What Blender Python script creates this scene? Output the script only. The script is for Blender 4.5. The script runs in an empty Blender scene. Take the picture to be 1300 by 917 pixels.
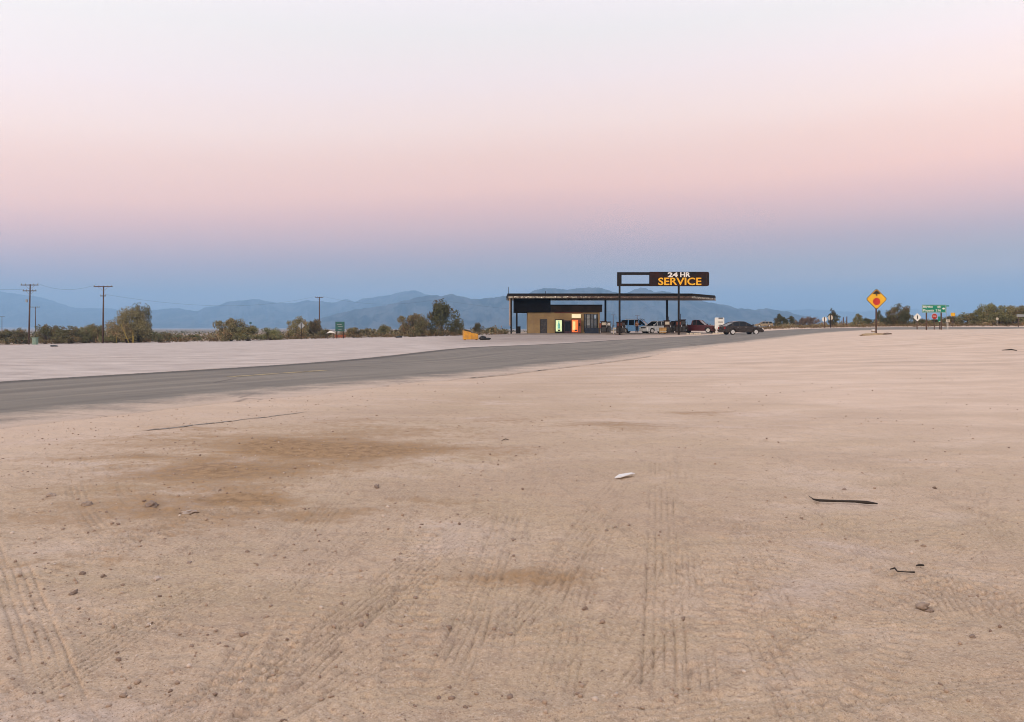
import bpy, bmesh, math, random
import numpy as np
random.seed(7); RNG = np.random.default_rng(11)
PI = math.pi; R = math.radians
scene = bpy.context.scene; COL = scene.collection
EYE = 1.35; F = 1000.0; CX = 650.0; HY = 412.0

# ------------------------------------------------------------------ noise
def _hash(ix, iy, seed):
    n = (ix.astype(np.int64) * 374761393 + iy.astype(np.int64) * 668265263 + seed * 1442695041) & 0xffffffff
    n = ((n ^ (n >> 13)) * 1274126177) & 0xffffffff
    n = n ^ (n >> 16)
    return (n & 0xffff) / 32767.5 - 1.0
def vnoise(x, y, seed=0):
    x = np.asarray(x, float); y = np.asarray(y, float)
    ix = np.floor(x); iy = np.floor(y); fx = x - ix; fy = y - iy
    ux = fx * fx * (3 - 2 * fx); uy = fy * fy * (3 - 2 * fy)
    a = _hash(ix, iy, seed); b = _hash(ix + 1, iy, seed); c = _hash(ix, iy + 1, seed); d = _hash(ix + 1, iy + 1, seed)
    return (a * (1 - ux) + b * ux) * (1 - uy) + (c * (1 - ux) + d * ux) * uy
def fbm(x, y, seed=0, o=3):
    s = 0; a = 1; t = 0
    for i in range(o):
        s = s + a * vnoise(x * 2 ** i, y * 2 ** i, seed + i * 17); t += a; a *= .5
    return s / t
def sstep(a, b, x):
    t = np.clip((np.asarray(x, float) - a) / (b - a), 0, 1); return t * t * (3 - 2 * t)

# ------------------------------------------------------------------ terrain
ctl = []
def cp(px, D, py=None, z=None):
    ctl.append(((px - CX) / F * D, D, z if z is not None else EYE - (py - HY) / F * D))
for x in (-60, -25, -8, 0, 8, 25, 60):
    for y in (-60, -20, -4): ctl.append((x, y, 0.012 * x if x > 0 else 0.004 * x))
for x, y, z in [(-5, 3, 0), (0, 3, 0), (5, 3, 0), (-12, 6, 0), (10, 6, .02), (0, 8, 0), (6, 14, .05), (12, 14, .12), (0, 14, 0), (-3, 22, 0), (4, 22, .02), (20, 30, .35), (9, 30, .08)]:
    ctl.append((x, y, z))
NEAR = [(-250, 8.2, None), (0, 10.1, 545), (200, 12.3, 522), (400, 15.3, 500), (620, 20.4, 478), (720, 25.2, 466), (800, 30.7, 456), (900, 46, 441), (960, 58, 434), (1000, 68, 429), (1060, 80, 422), (1120, 88, 419), (1200, 90, 418.8), (1300, 88, 418.2), (1500, 82, None)]
FAR = [(-250, 15.2, None), (0, 18.5, 485), (300, 24.5, 467), (600, 46.5, 441), (770, 66, 432.5), (860, 84, 428), (910, 96, 425.3), (950, 104, 421.8), (1000, 111, 418.8), (1050, 115, 417.2), (1120, 118, 415.9), (1200, 118, 415.4), (1300, 116, 415.8), (1500, 110, None)]
for lst in (NEAR, FAR):
    for px, D, py in lst:
        if py: cp(px, D, py)
cp(1300, 60, 417.5); cp(1113, 58, 425); cp(1186, 80, 418.9); cp(1300, 35, 424); cp(1100, 30, z=.35)
cp(660, 110, 424.4); cp(780, 112, 424.1); cp(900, 112, 423.2); cp(940, 92, 425); cp(645, 100, 425.6)
cp(0, 135, 438); cp(130, 135, 436); cp(300, 135, 433.3); cp(400, 138, 430.3); cp(480, 140, 428.6); cp(560, 140, 427.3)
cp(0, 60, 449); cp(250, 70, 442); cp(597, 80, 431.8); cp(450, 90, 434); cp(-200, 135, 440); cp(-300, 60, 452)
cp(650, 160, 423.5); cp(850, 160, 420); cp(1000, 170, 415.6); cp(1150, 140, 414.2); cp(1300, 140, 413.4); cp(1450, 140, 412.6)
cp(1000, 220, 414.2); cp(1300, 220, 412.8); cp(0, 220, 430); cp(400, 220, 426); cp(1500, 60, z=1.2)
ctl = np.array(ctl)
def _phi(r2): return 0.5 * r2 * np.log(r2 + 1e-9)
_N = len(ctl); _S = 60.0; _c = ctl[:, :2] / _S
_d2 = ((_c[:, None] - _c[None]) ** 2).sum(-1)
_A = np.zeros((_N + 3, _N + 3)); _A[:_N, :_N] = _phi(_d2) + np.eye(_N) * 0.004
_A[:_N, _N] = 1; _A[:_N, _N + 1:] = _c; _A[_N, :_N] = 1; _A[_N + 1:, :_N] = _c.T
_w = np.linalg.solve(_A, np.concatenate([ctl[:, 2], [0, 0, 0]]))
def H(x, y):
    x = np.atleast_1d(np.asarray(x, float)); y = np.atleast_1d(np.asarray(y, float)); sh = x.shape
    x = x.ravel(); y = y.ravel(); out = np.empty(len(x))
    r = np.hypot(x, y)
    for i in range(0, len(x), 60000):
        xs = x[i:i + 60000]; ys = y[i:i + 60000]; rr = r[i:i + 60000]
        k = np.minimum(1, 300 / np.maximum(rr, 1)); q = np.stack([xs * k, ys * k], 1) / _S
        d2 = ((q[:, None] - _c[None]) ** 2).sum(-1)
        zr = _phi(d2) @ _w[:_N] + _w[_N] + q @ _w[_N + 1:]
        zr = np.clip(zr, -3.2, 2.2)
        zr = np.where(ys < 1, np.clip(zr, -.6, .6), zr)
        u = xs / np.maximum(ys, 1)
        zf = np.interp(rr, [150, 600, 2500, 5000], [-1.6, -5, -15, -25]) + 2.9 * sstep(.05, .5, u) * np.exp(-(rr / 900) ** 2)
        w = sstep(170, 420, rr)
        out[i:i + 60000] = zr * (1 - w) + zf * w
    return out.reshape(sh)
def Hs(x, y): return float(H([x], [y])[0])
def G(px, D, dz=0.0):                      # a point on the ground, D metres ahead in the direction of px
    X = (px - CX) / F * D
    return (X, D, Hs(X, D) + dz)
def hit(px, py):
    lo = 1.5
    D = np.concatenate([np.arange(1.5, 30, .05), np.arange(30, 400, .25)])
    X = (px - CX) / F * D; zz = EYE - (py - HY) / F * D
    g = H(X, D); k = np.argmax(g >= zz)
    return float(X[k]), float(D[k])

# ------------------------------------------------------------------ mesh builder
class MB:
    def __init__(s): s.v = []; s.f = []; s.m = []; s.cur = 0
    def add(s, vs, fs):
        n = len(s.v); s.v += [tuple(p) for p in vs]; s.f += [tuple(i + n for i in f) for f in fs]; s.m += [s.cur] * len(fs); return s
    def box(s, x0, x1, y0, y1, z0, z1, rot=0, c=(0, 0)):
        vs = [(x, y, z) for z in (z0, z1) for y in (y0, y1) for x in (x0, x1)]
        if rot:
            ca, sa = math.cos(rot), math.sin(rot)
            vs = [(c[0] + (x - c[0]) * ca - (y - c[1]) * sa, c[1] + (x - c[0]) * sa + (y - c[1]) * ca, z) for x, y, z in vs]
        return s.add(vs, [(0, 2, 3, 1), (4, 5, 7, 6), (0, 1, 5, 4), (2, 6, 7, 3), (0, 4, 6, 2), (1, 3, 7, 5)])
    def tube(s, pts, rads, n=8, cap=True):
        from mathutils import Vector
        pts = [Vector(p) for p in pts]
        if not hasattr(rads, '__len__'): rads = [rads] * len(pts)
        vs = []
        for i, p in enumerate(pts):
            t = (pts[min(i + 1, len(pts) - 1)] - pts[max(i - 1, 0)])
            t = t.normalized() if t.length > 1e-9 else Vector((0, 0, 1))
            a = Vector((0, 0, 1)) if abs(t.z) < .9 else Vector((1, 0, 0))
            u = t.cross(a).normalized(); w = t.cross(u)
            for k in range(n):
                an = 2 * PI * k / n; vs.append(p + (u * math.cos(an) + w * math.sin(an)) * rads[i])
        fs = []
        for i in range(len(pts) - 1):
            for k in range(n): fs.append((i * n + k, i * n + (k + 1) % n, (i + 1) * n + (k + 1) % n, (i + 1) * n + k))
        if cap: fs += [tuple(range(n))[::-1], tuple((len(pts) - 1) * n + k for k in range(n))]
        return s.add(vs, fs)
    def lathe(s, prof, n=20, c=(0, 0, 0), axis='z'):
        vs = []
        for r, h in prof:
            for k in range(n):
                a = 2 * PI * k / n; p = (r * math.cos(a), r * math.sin(a), h)
                if axis == 'y': p = (p[0], h, p[1])
                if axis == 'x': p = (h, p[0], p[1])
                vs.append((c[0] + p[0], c[1] + p[1], c[2] + p[2]))
        fs = [(i * n + k, i * n + (k + 1) % n, (i + 1) * n + (k + 1) % n, (i + 1) * n + k) for i in range(len(prof) - 1) for k in range(n)]
        fs += [tuple(range(n))[::-1], tuple((len(prof) - 1) * n + k for k in range(n))]
        return s.add(vs, fs)
    def prism(s, poly, h0, h1, plane='xz', top=None):   # poly in plane, extruded along the third axis
        n = len(poly); top = top or poly
        def mk(p, h): return {'xz': (p[0], h, p[1]), 'xy': (p[0], p[1], h), 'yz': (h, p[0], p[1])}[plane]
        vs = [mk(p, h0) for p in poly] + [mk(p, h1) for p in top]
        fs = [(i, (i + 1) % n, n + (i + 1) % n, n + i) for i in range(n)] + [tuple(range(n))[::-1], tuple(range(n, 2 * n))]
        return s.add(vs, fs)
    def build(s, name, mats, parent=None, smooth=False, bevel=0, loc=None, rz=None):
        me = bpy.data.meshes.new(name); me.from_pydata(s.v, [], s.f)
        mats = mats if isinstance(mats, (list, tuple)) else [mats]
        for m in mats: me.materials.append(m)
        if len(mats) > 1: me.polygons.foreach_set('material_index', s.m)
        bm = bmesh.new(); bm.from_mesh(me); bmesh.ops.recalc_face_normals(bm, faces=bm.faces)
        if bevel: bmesh.ops.bevel(bm, geom=[e for e in bm.edges if len(e.link_faces) == 2 and e.calc_face_angle(0) > .5], offset=bevel, segments=2, profile=.6, affect='EDGES', clamp_overlap=True)
        bm.to_mesh(me); bm.free()
        if smooth: me.polygons.foreach_set('use_smooth', [True] * len(me.polygons))
        o = bpy.data.objects.new(name, me); COL.objects.link(o)
        if parent: o.parent = parent
        if loc: o.location = loc
        if rz is not None: o.rotation_euler.z = rz
        return o
def tag(o, label=None, cat=None, group=None, kind=None):
    if label: o['label'] = label
    if cat: o['category'] = cat
    if group: o['group'] = group
    if kind: o['kind'] = kind
    return o
def thing(name, label, cat, loc=(0, 0, 0), rz=0, group=None):
    o = bpy.data.objects.new(name, None); COL.objects.link(o); o.location = loc; o.rotation_euler.z = rz
    return tag(o, label, cat, group)
def copy_tree(o, parent=None):
    c = o.copy(); COL.objects.link(c); c.parent = parent
    for ch in list(o.children): copy_tree(ch, c)
    return c
def npmesh(name, v, f, mat, parent=None, smooth=False, uvattr=None):
    me = bpy.data.meshes.new(name); v = np.asarray(v, np.float32); f = np.asarray(f, np.int32)
    k = f.shape[1]
    me.vertices.add(len(v)); me.vertices.foreach_set('co', v.ravel())
    me.loops.add(f.size); me.loops.foreach_set('vertex_index', f.ravel())
    me.polygons.add(len(f)); me.polygons.foreach_set('loop_start', np.arange(0, f.size, k, dtype=np.int32))
    try: me.polygons.foreach_set('loop_total', np.full(len(f), k, np.int32))
    except Exception: pass
    if smooth: me.polygons.foreach_set('use_smooth', np.ones(len(f), bool))
    for an, av in (uvattr or {}).items():
        a = me.attributes.new(an, 'FLOAT', 'POINT'); a.data.foreach_set('value', np.asarray(av, np.float32))
    me.update(calc_edges=True); me.materials.append(mat)
    o = bpy.data.objects.new(name, me); COL.objects.link(o)
    if parent: o.parent = parent
    return o

# ------------------------------------------------------------------ materials
def s2l(c):
    return tuple(((x / 255) / 12.92 if x / 255 <= .04045 else ((x / 255 + .055) / 1.055) ** 2.4) for x in c)
class NT:
    def __init__(s, nt): s.nt = nt
    def n(s, t, **kw):
        nd = s.nt.nodes.new(t); ins = kw.pop('ins', {})
        for k, v in kw.items(): setattr(nd, k, v)
        for k, v in ins.items():
            if isinstance(v, bpy.types.NodeSocket): s.nt.links.new(v, nd.inputs[k])
            else: nd.inputs[k].default_value = v
        return nd
    def math(s, op, a, b=0.0, c=None, clamp=False):
        i = {0: a, 1: b}
        if c is not None: i[2] = c
        return s.n('ShaderNodeMath', operation=op, use_clamp=clamp, ins=i).outputs[0]
    def mix(s, f, a, b, bt='MIX'):
        nd = s.n('ShaderNodeMix', data_type='RGBA', blend_type=bt)
        for idx, v in ((0, f), (6, a), (7, b)):
            if isinstance(v, bpy.types.NodeSocket): s.nt.links.new(v, nd.inputs[idx])
            else: nd.inputs[idx].default_value = v if idx == 0 else (tuple(v) + (1,) if len(v) == 3 else v)
        return nd.outputs[2]
    def noise(s, vec, scale, detail=3, rough=.5, dist=0):
        return s.n('ShaderNodeTexNoise', ins={'Vector': vec, 'Scale': scale, 'Detail': detail, 'Roughness': rough, 'Distortion': dist}).outputs[0]
    def rng(s, v, a, b, c=0.0, d=1.0):
        return s.n('ShaderNodeMapRange', clamp=True, ins={0: v, 1: a, 2: b, 3: c, 4: d}).outputs[0]
    def attr(s, name): return s.n('ShaderNodeAttribute', attribute_name=name)
def newmat(name):
    m = bpy.data.materials.new(name); m.use_nodes = True; t = NT(m.node_tree); b = m.node_tree.nodes['Principled BSDF']
    return m, t, b
def mat(name, col, rough=.6, metal=0, var=.25, scale=3.0, col2=None, spec=.4, bump=.0, emit=None, est=0, dust=0, rnd=0):
    m, t, b = newmat(name)
    tc = t.n('ShaderNodeTexCoord').outputs['Object']
    n1 = t.noise(tc, scale, 4, .6); n2 = t.noise(tc, scale * 7, 3, .6)
    dark = tuple(c * (1 - var) for c in col) if col2 is None else col2
    c = t.mix(t.rng(n1, .38, .62), col, dark)
    c = t.mix(t.rng(n2, .5, .75, 0, .35), c, tuple(x * .6 for x in col))
    if dust: c = t.mix(t.rng(t.noise(tc, scale * 2, 5, .7), .4, .7, 0, dust), c, (.36, .28, .21))
    if rnd:
        oi = t.n('ShaderNodeObjectInfo').outputs['Random']
        hs = t.n('ShaderNodeHueSaturation', ins={'Color': c, 'Value': t.rng(oi, 0, 1, 1 - rnd, 1 + rnd), 'Saturation': t.rng(oi, 0, 1, 1.1, .8)})
        c = hs.outputs[0]
    m.node_tree.links.new(c, b.inputs['Base Color'])
    b.inputs['Roughness'].default_value = rough; b.inputs['Metallic'].default_value = metal
    b.inputs['Specular IOR Level'].default_value = spec
    if bump:
        bp = t.n('ShaderNodeBump', ins={'Strength': bump, 'Distance': .02, 'Height': n2}); m.node_tree.links.new(bp.outputs[0], b.inputs['Normal'])
    if emit:
        m.node_tree.links.new(t.mix(t.rng(n2, .4, .7, 0, .5), emit, tuple(x * .6 for x in emit)), b.inputs['Emission Color']); b.inputs['Emission Strength'].default_value = est
    return m
M = {}
M['black'] = mat('black_steel', (.012, .011, .011), .75, col2=(.022, .014, .010), spec=.2)
M['rust'] = mat('rusty_steel', (.065, .032, .02), .85, col2=(.025, .015, .012), spec=.2)
M['cream'] = mat('cream_paint', (.62, .55, .42), .7, dust=.3)
M['white'] = mat('white_paint', (.72, .70, .66), .5, dust=.3)
M['tanwall'] = mat('tan_stucco', (.36, .255, .115), .9, col2=(.27, .18, .085), scale=.8, dust=.2, bump=.3)
M['ownwall'] = mat('brown_board', (.035, .022, .014), .9, col2=(.018, .013, .011), scale=.7, spec=.2)
M['soffit'] = mat('dark_soffit', (.010, .008, .008), .95, spec=.1)
M['glass'] = mat('dark_glass', (.008, .010, .014), .12, spec=.25, var=.1)
M['paleglass'] = mat('dusty_glass', (.12, .15, .18), .15, spec=.6, dust=.4)
M['rubber'] = mat('tyre_rubber', (.02, .02, .02), .85, dust=.3)
M['chrome'] = mat('bright_metal', (.6, .6, .6), .25, metal=.9, var=.1)
M['silver'] = mat('silver_rim', (.75, .73, .70), .4, metal=.1)
M['lamp'] = mat('lamp_glass', (.75, .75, .72), .15, var=.05)
M['redlamp'] = mat('tail_lamp', (.35, .02, .02), .25)
M['bluepaint'] = mat('light_blue_car_paint', (.15, .42, .82), .35, var=.12, dust=.1)
M['whitepaint'] = mat('silver_white_car_paint', (.72, .76, .78), .3, var=.08, dust=.2)
M['redpaint'] = mat('dark_red_car_paint', (.09, .010, .014), .3, var=.2, dust=.04)
M['darkpaint'] = mat('dark_bronze_car_paint', (.034, .025, .022), .25, var=.15, dust=.12)
M['blackpaint'] = mat('black_car_paint', (.03, .03, .035), .3, dust=.2)
M['tanpaint'] = mat('tan_car_paint', (.38, .29, .17), .5, dust=.2)
M['wood'] = mat('pole_wood', (.11, .065, .045), .9, col2=(.07, .04, .03), scale=5)
M['yellow'] = mat('yellow_sign_sheeting', (.80, .46, .02), .5, var=.12, col2=(.78, .38, .02), scale=1.5)
M['signred'] = mat('red_sign_sheeting', (.55, .035, .02), .5, var=.2)
M['green'] = mat('green_sign_sheeting', (.0, .22, .13), .5, var=.15)
M['signwhite'] = mat('white_sign_sheeting', (.80, .80, .74), .5, var=.1)
M['signback'] = mat('dull_sign_metal', (.34, .36, .36), .6, metal=.2)
M['blk'] = mat('black_sign_ink', (.02, .015, .015), .6)
M['dumpster'] = mat('yellow_steel_bin', (.75, .36, .03), .6, col2=(.60, .27, .02), dust=.3, scale=2)
M['bag'] = mat('black_plastic', (.012, .012, .013), .35, bump=.6)
M['guard'] = mat('yellow_guard', (.42, .30, .06), .7)
M['greenbox'] = mat('pale_green_cabinet', (.20, .32, .24), .6, dust=.3)
M['signboard'] = mat('weathered_sign_board', (.014, .012, .011), .9, col2=(.045, .016, .011), scale=.45, spec=.2)
M['letter_white'] = mat('white_letters', (.85, .83, .78), .5, var=.1)  # plain letter paints, without emission
M['letter_amber'] = mat('amber_letters', (.95, .52, .02), .5, col2=(.9, .40, .01), scale=1.5)
M['concrete'] = mat('worn_concrete', (.24, .20, .17), .95, col2=(.17, .14, .12), scale=.6, bump=.4, dust=.3)
M['rock'] = mat('pale_rock', (.42, .32, .25), .95, scale=8, bump=.5, rnd=.25)
M['brownrock'] = mat('brown_rock', (.27, .19, .14), .95, scale=8, bump=.5, rnd=.35)
M['bark'] = mat('dry_bark', (.10, .075, .055), .95, scale=6, bump=.3)
M['paper'] = mat('dirty_white_paper', (.78, .74, .70), .8, var=.1)
M['orangebrown'] = mat('orange_brown_cloth', (.28, .12, .04), .9)
M['navy'] = mat('navy_denim', (.02, .025, .06), .9)
M['skin'] = mat('skin', (.45, .26, .18), .6, var=.08)
M['hair'] = mat('dark_hair', (.03, .02, .015), .7)
M['tanwood'] = mat('tan_crate_wood', (.50, .32, .12), .8, col2=(.34, .18, .06), scale=3)
M['redmetal'] = mat('faded_red_metal', (.24, .05, .025), .7, dust=.2)
M['pumpgrey'] = mat('grey_pump_metal', (.045, .042, .04), .7, dust=.06)

def fascia_mat():
    m, t, b = newmat('peeling_fascia')
    tc = t.n('ShaderNodeTexCoord').outputs['Object']
    sx = t.n('ShaderNodeSeparateXYZ', ins={0: tc}); x = sx.outputs[0]
    st = t.n('ShaderNodeMapping', ins={0: tc, 3: (1.0, .16, 1)}).outputs[0]
    n1 = t.noise(st, 2.2, 5, .65); n2 = t.noise(tc, 6, 4, .6)
    left = t.rng(x, 5, 20, .06, -.12)
    c = t.mix(t.rng(n2, .4, .65), (.16, .10, .075), (.06, .04, .03))
    c = t.mix(t.rng(t.math('ADD', n1, left), .50, .60), c, (.36, .33, .25))
    c = t.mix(t.rng(t.math('ADD', t.noise(st, 3.1, 4, .6), left), .62, .67), c, (.85, .80, .70))
    m.node_tree.links.new(c, b.inputs['Base Color']); b.inputs['Roughness'].default_value = .85
    return m
M['fascia'] = fascia_mat()

def sand_color(t, rock=True):
    geo = t.n('ShaderNodeNewGeometry').outputs['Position']
    flat = t.n('ShaderNodeMapping', ins={0: geo, 3: (1, 1, 0.0)}).outputs[0]
    str_ = t.n('ShaderNodeMapping', ins={0: flat, 3: (.55, 1.0, 0.0)}).outputs[0]
    nL = t.noise(str_, .22, 4, .55, .4); nM = t.noise(str_, 1.1, 5, .62, .5); nS = t.noise(flat, 9, 4, .65); nF = t.noise(flat, 55, 3, .7); nG = t.noise(flat, 160, 2, .6)
    c = t.mix(t.rng(nL, .36, .64), (.535, .400, .285), (.475, .340, .222))
    c = t.mix(t.rng(nM, .42, .68, 0, .55), c, (.37, .262, .19))
    c = t.mix(t.rng(nM, .44, .30, 0, .5), c, (.60, .475, .395))
    nT = t.noise(t.n('ShaderNodeMapping', ins={0: flat, 1: (7, 3, 0), 3: (.6, 1, 0)}).outputs[0], .8, 5, .65, .6)
    c = t.mix(t.rng(nT, .47, .62, 0, .65), c, (.455, .335, .215))
    c = t.mix(t.rng(nT, .42, .32, 0, .6), c, (.58, .455, .375))
    c = t.mix(t.rng(nS, .5, .68, 0, .6), c, (.31, .215, .150))
    c = t.mix(t.rng(nF, .54, .68, 0, .7), c, (.20, .13, .09))
    c = t.mix(t.rng(nF, .45, .32, 0, .5), c, (.66, .53, .43))
    c = t.mix(t.rng(nG, .56, .70, 0, .6), c, (.20, .14, .10))
    c = t.mix(t.rng(nG, .44, .30, 0, .4), c, (.70, .58, .48))
    return geo, flat, c, nL, nM, nS, nF, nG
def ground_mat():
    m, t, b = newmat('sandy_ground')
    geo, flat, c, nL, nM, nS, nF, nG = sand_color(t)
    sp_ = t.n('ShaderNodeSeparateXYZ', ins={0: geo}); pale = t.math('MULTIPLY', t.rng(t.math('ADD', sp_.outputs[0], t.math('MULTIPLY', nL, 3)), -1.5, 8), t.rng(sp_.outputs[1], 3, 14))
    pale = t.math('MAXIMUM', pale, t.math('MULTIPLY', t.attr('verge').outputs['Fac'], t.rng(nM, .3, .6, .6, 1)))
    c = t.mix(t.math('MULTIPLY', pale, .75), c, t.mix(t.rng(nM, .35, .65), (.76, .58, .455), (.64, .48, .365)))
    # pale gravel lot beyond the road
    lot = t.attr('lot').outputs['Fac']
    lc = t.mix(t.rng(nM, .35, .65), (.62, .53, .47), (.42, .35, .31))
    lc = t.mix(t.rng(nF, .5, .72, 0, .5), lc, (.27, .22, .195))
    lc = t.mix(t.math('MULTIPLY', t.attr('apron').outputs['Fac'], t.rng(nM, .25, .55, .6, 1)), lc, t.mix(t.rng(nL, .4, .6), (.33, .265, .225), (.26, .21, .18)))
    c = t.mix(lot, c, lc)
    # brown damp stain with a shape of its own
    stn = t.attr('stain').outputs['Fac']
    streak = t.noise(t.n('ShaderNodeMapping', ins={0: flat, 2: (0, 0, -.35), 3: (.12, 1.3, 0)}).outputs[0], 1.0, 5, .65)
    c = t.mix(t.math('MULTIPLY', t.rng(streak, .5, .68, 0, .5), t.rng(sp_.outputs[1], 8, 25)), c, (.36, .27, .22))
    c = t.mix(t.math('MULTIPLY', t.rng(streak, .46, .34, 0, .4), t.rng(sp_.outputs[1], 8, 25)), c, (.70, .58, .50))
    sm = t.rng(t.math('ADD', stn, t.math('ADD', t.math('MULTIPLY', t.math('SUBTRACT', nS, .5), .9), t.math('MULTIPLY', t.math('SUBTRACT', nM, .5), 1.3))), .15, .62)
    c = t.mix(t.math('MULTIPLY', t.math('MULTIPLY', sm, t.rng(stn, .02, .15)), .8), c, t.mix(t.rng(nS, .4, .6), (.22, .125, .055), (.37, .225, .11)))
    far = t.attr('far').outputs['Fac']
    fl = t.noise(flat, .004, 5, .6); fl2 = t.noise(flat, .03, 4, .6)
    fc = t.mix(t.rng(fl, .42, .58), (.42, .30, .235), (.20, .16, .105))
    fc = t.mix(t.rng(fl2, .5, .6, 0, .6), fc, (.11, .10, .06))
    c = t.mix(far, c, fc)
    m.node_tree.links.new(c, b.inputs['Base Color']); b.inputs['Roughness'].default_value = .95; b.inputs['Specular IOR Level'].default_value = .15
    h = t.math('ADD', t.math('MULTIPLY', nS, 1.0), t.math('MULTIPLY', nF, .35))
    bp = t.n('ShaderNodeBump', ins={'Strength': .55, 'Distance': .02, 'Height': h})
    bp2 = t.n('ShaderNodeBump', ins={'Strength': .5, 'Distance': .10, 'Height': nM, 'Normal': bp.outputs[0]})
    bp3 = t.n('ShaderNodeBump', ins={'Strength': .5, 'Distance': .003, 'Height': nG, 'Normal': bp2.outputs[0]})
    m.node_tree.links.new(bp3.outputs[0], b.inputs['Normal'])
    return m
def road_mat():
    m, t, b = newmat('dusty_asphalt')
    geo, flat, sand, nL, nM, nS, nF, nG = sand_color(t)
    a = t.attr('across').outputs['Fac']      # metres from the near edge
    f = t.attr('fromfar').outputs['Fac']     # metres from the far edge
    c = t.mix(t.rng(nL, .35, .65), (.245, .210, .170), (.20, .172, .14))
    c = t.mix(t.rng(nF, .45, .7, 0, .55), c, (.10, .09, .083))
    c = t.mix(t.rng(nG, .42, .3, 0, .5), c, (.33, .285, .235))
    c = t.mix(t.rng(nM, .45, .7, 0, .45), c, (.15, .135, .122))
    al = t.attr('along').outputs['Fac']; stv = t.n('ShaderNodeCombineXYZ', ins={0: t.math('MULTIPLY', a, 1.6), 1: t.math('MULTIPLY', al, .10)}).outputs[0]
    sk = t.noise(stv, 1.0, 5, .6)
    c = t.mix(t.rng(sk, .5, .66, 0, .5), c, (.13, .112, .095)); c = t.mix(t.rng(sk, .46, .34, 0, .5), c, (.30, .255, .205))
    # dust blown over the near side
    k = t.math('ADD', t.math('DIVIDE', a, 2.3), t.math('MULTIPLY', t.math('SUBTRACT', nM, .5), 1.3))
    k = t.math('ADD', k, t.math('MULTIPLY', t.math('SUBTRACT', nS, .5), .5))
    c = t.mix(t.rng(k, .15, .75, .92, 0), c, t.mix(.5, sand, (.64, .50, .41)))
    # far edge: bare darker tar strip, then dust
    tar = t.math('MULTIPLY', t.rng(t.math('ADD', f, t.math('MULTIPLY', t.math('SUBTRACT', nS, .5), .5)), .05, .16), t.rng(f, .95, .6))
    c = t.mix(t.math('MULTIPLY', tar, .8), c, (.075, .065, .057))
    c = t.mix(t.rng(t.math('ADD', f, t.math('MULTIPLY', t.math('SUBTRACT', nS, .5), .7)), .14, .0, 0, .9), c, (.44, .375, .34))
    # fine cracks
    vo = t.n('ShaderNodeTexVoronoi', feature='DISTANCE_TO_EDGE', ins={'Vector': t.n('ShaderNodeMapping', ins={0: flat, 3: (.22, .4, 0)}).outputs[0], 'Scale': 1.0}).outputs['Distance']
    cr = t.math('MULTIPLY', t.rng(vo, .012, .0), t.rng(nL, .45, .6, 0, .7))
    c = t.mix(cr, c, (.07, .06, .055))
    m.node_tree.links.new(c, b.inputs['Base Color']); b.inputs['Roughness'].default_value = .9; b.inputs['Specular IOR Level'].default_value = .25
    bp = t.n('ShaderNodeBump', ins={'Strength': .35, 'Distance': .006, 'Height': nF}); m.node_tree.links.new(bp.outputs[0], b.inputs['Normal'])
    return m
def mountain_mat():
    m, t, b = newmat('rock_slopes_gully_shade')
    geo = t.n('ShaderNodeNewGeometry').outputs['Position']
    n = t.noise(t.n('ShaderNodeMapping', ins={0: geo, 3: (1, .35, .5)}).outputs[0], .006, 6, .65, 1.0); c = t.mix(t.rng(n, .44, .56), (.085, .078, .078), (.006, .006, .008))  # near-black noise paints gully and ridge shading into the rock colour
    m.node_tree.links.new(c, b.inputs['Base Color']); b.inputs['Roughness'].default_value = 1; b.inputs['Specular IOR Level'].default_value = .05
    return m
def leaf_mat(name, a, bcol, c2):
    m, t, b = newmat(name)
    tn = t.attr('tint').outputs['Fac']; oi = t.n('ShaderNodeObjectInfo').outputs['Random']
    c = t.mix(t.rng(tn, 0, .6), a, bcol); c = t.mix(t.rng(tn, .75, .9), c, c2)
    c = t.n('ShaderNodeHueSaturation', ins={'Color': c, 'Hue': t.rng(oi, 0, 1, .485, .515), 'Value': t.rng(oi, 0, 1, .75, 1.25)}).outputs[0]
    m.node_tree.links.new(c, b.inputs['Base Color']); b.inputs['Roughness'].default_value = .8; b.inputs['Specular IOR Level'].default_value = .2
    return m
M['ground'] = ground_mat(); M['road'] = road_mat(); M['mountain'] = mountain_mat()
M['olive'] = leaf_mat('olive_leaves', (.165, .135, .065), (.225, .19, .095), (.30, .19, .10))
M['dark'] = leaf_mat('dark_leaves', (.065, .068, .030), (.10, .098, .042), (.16, .11, .06))
M['dry'] = leaf_mat('dry_leaves', (.20, .125, .06), (.14, .10, .045), (.28, .20, .10))
M['twig'] = leaf_mat('bare_reddish_twigs', (.16, .10, .085), (.12, .09, .075), (.2, .13, .11))
M['greenl'] = leaf_mat('grey_green_leaves', (.135, .135, .058), (.19, .175, .078), (.25, .17, .08))

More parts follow.
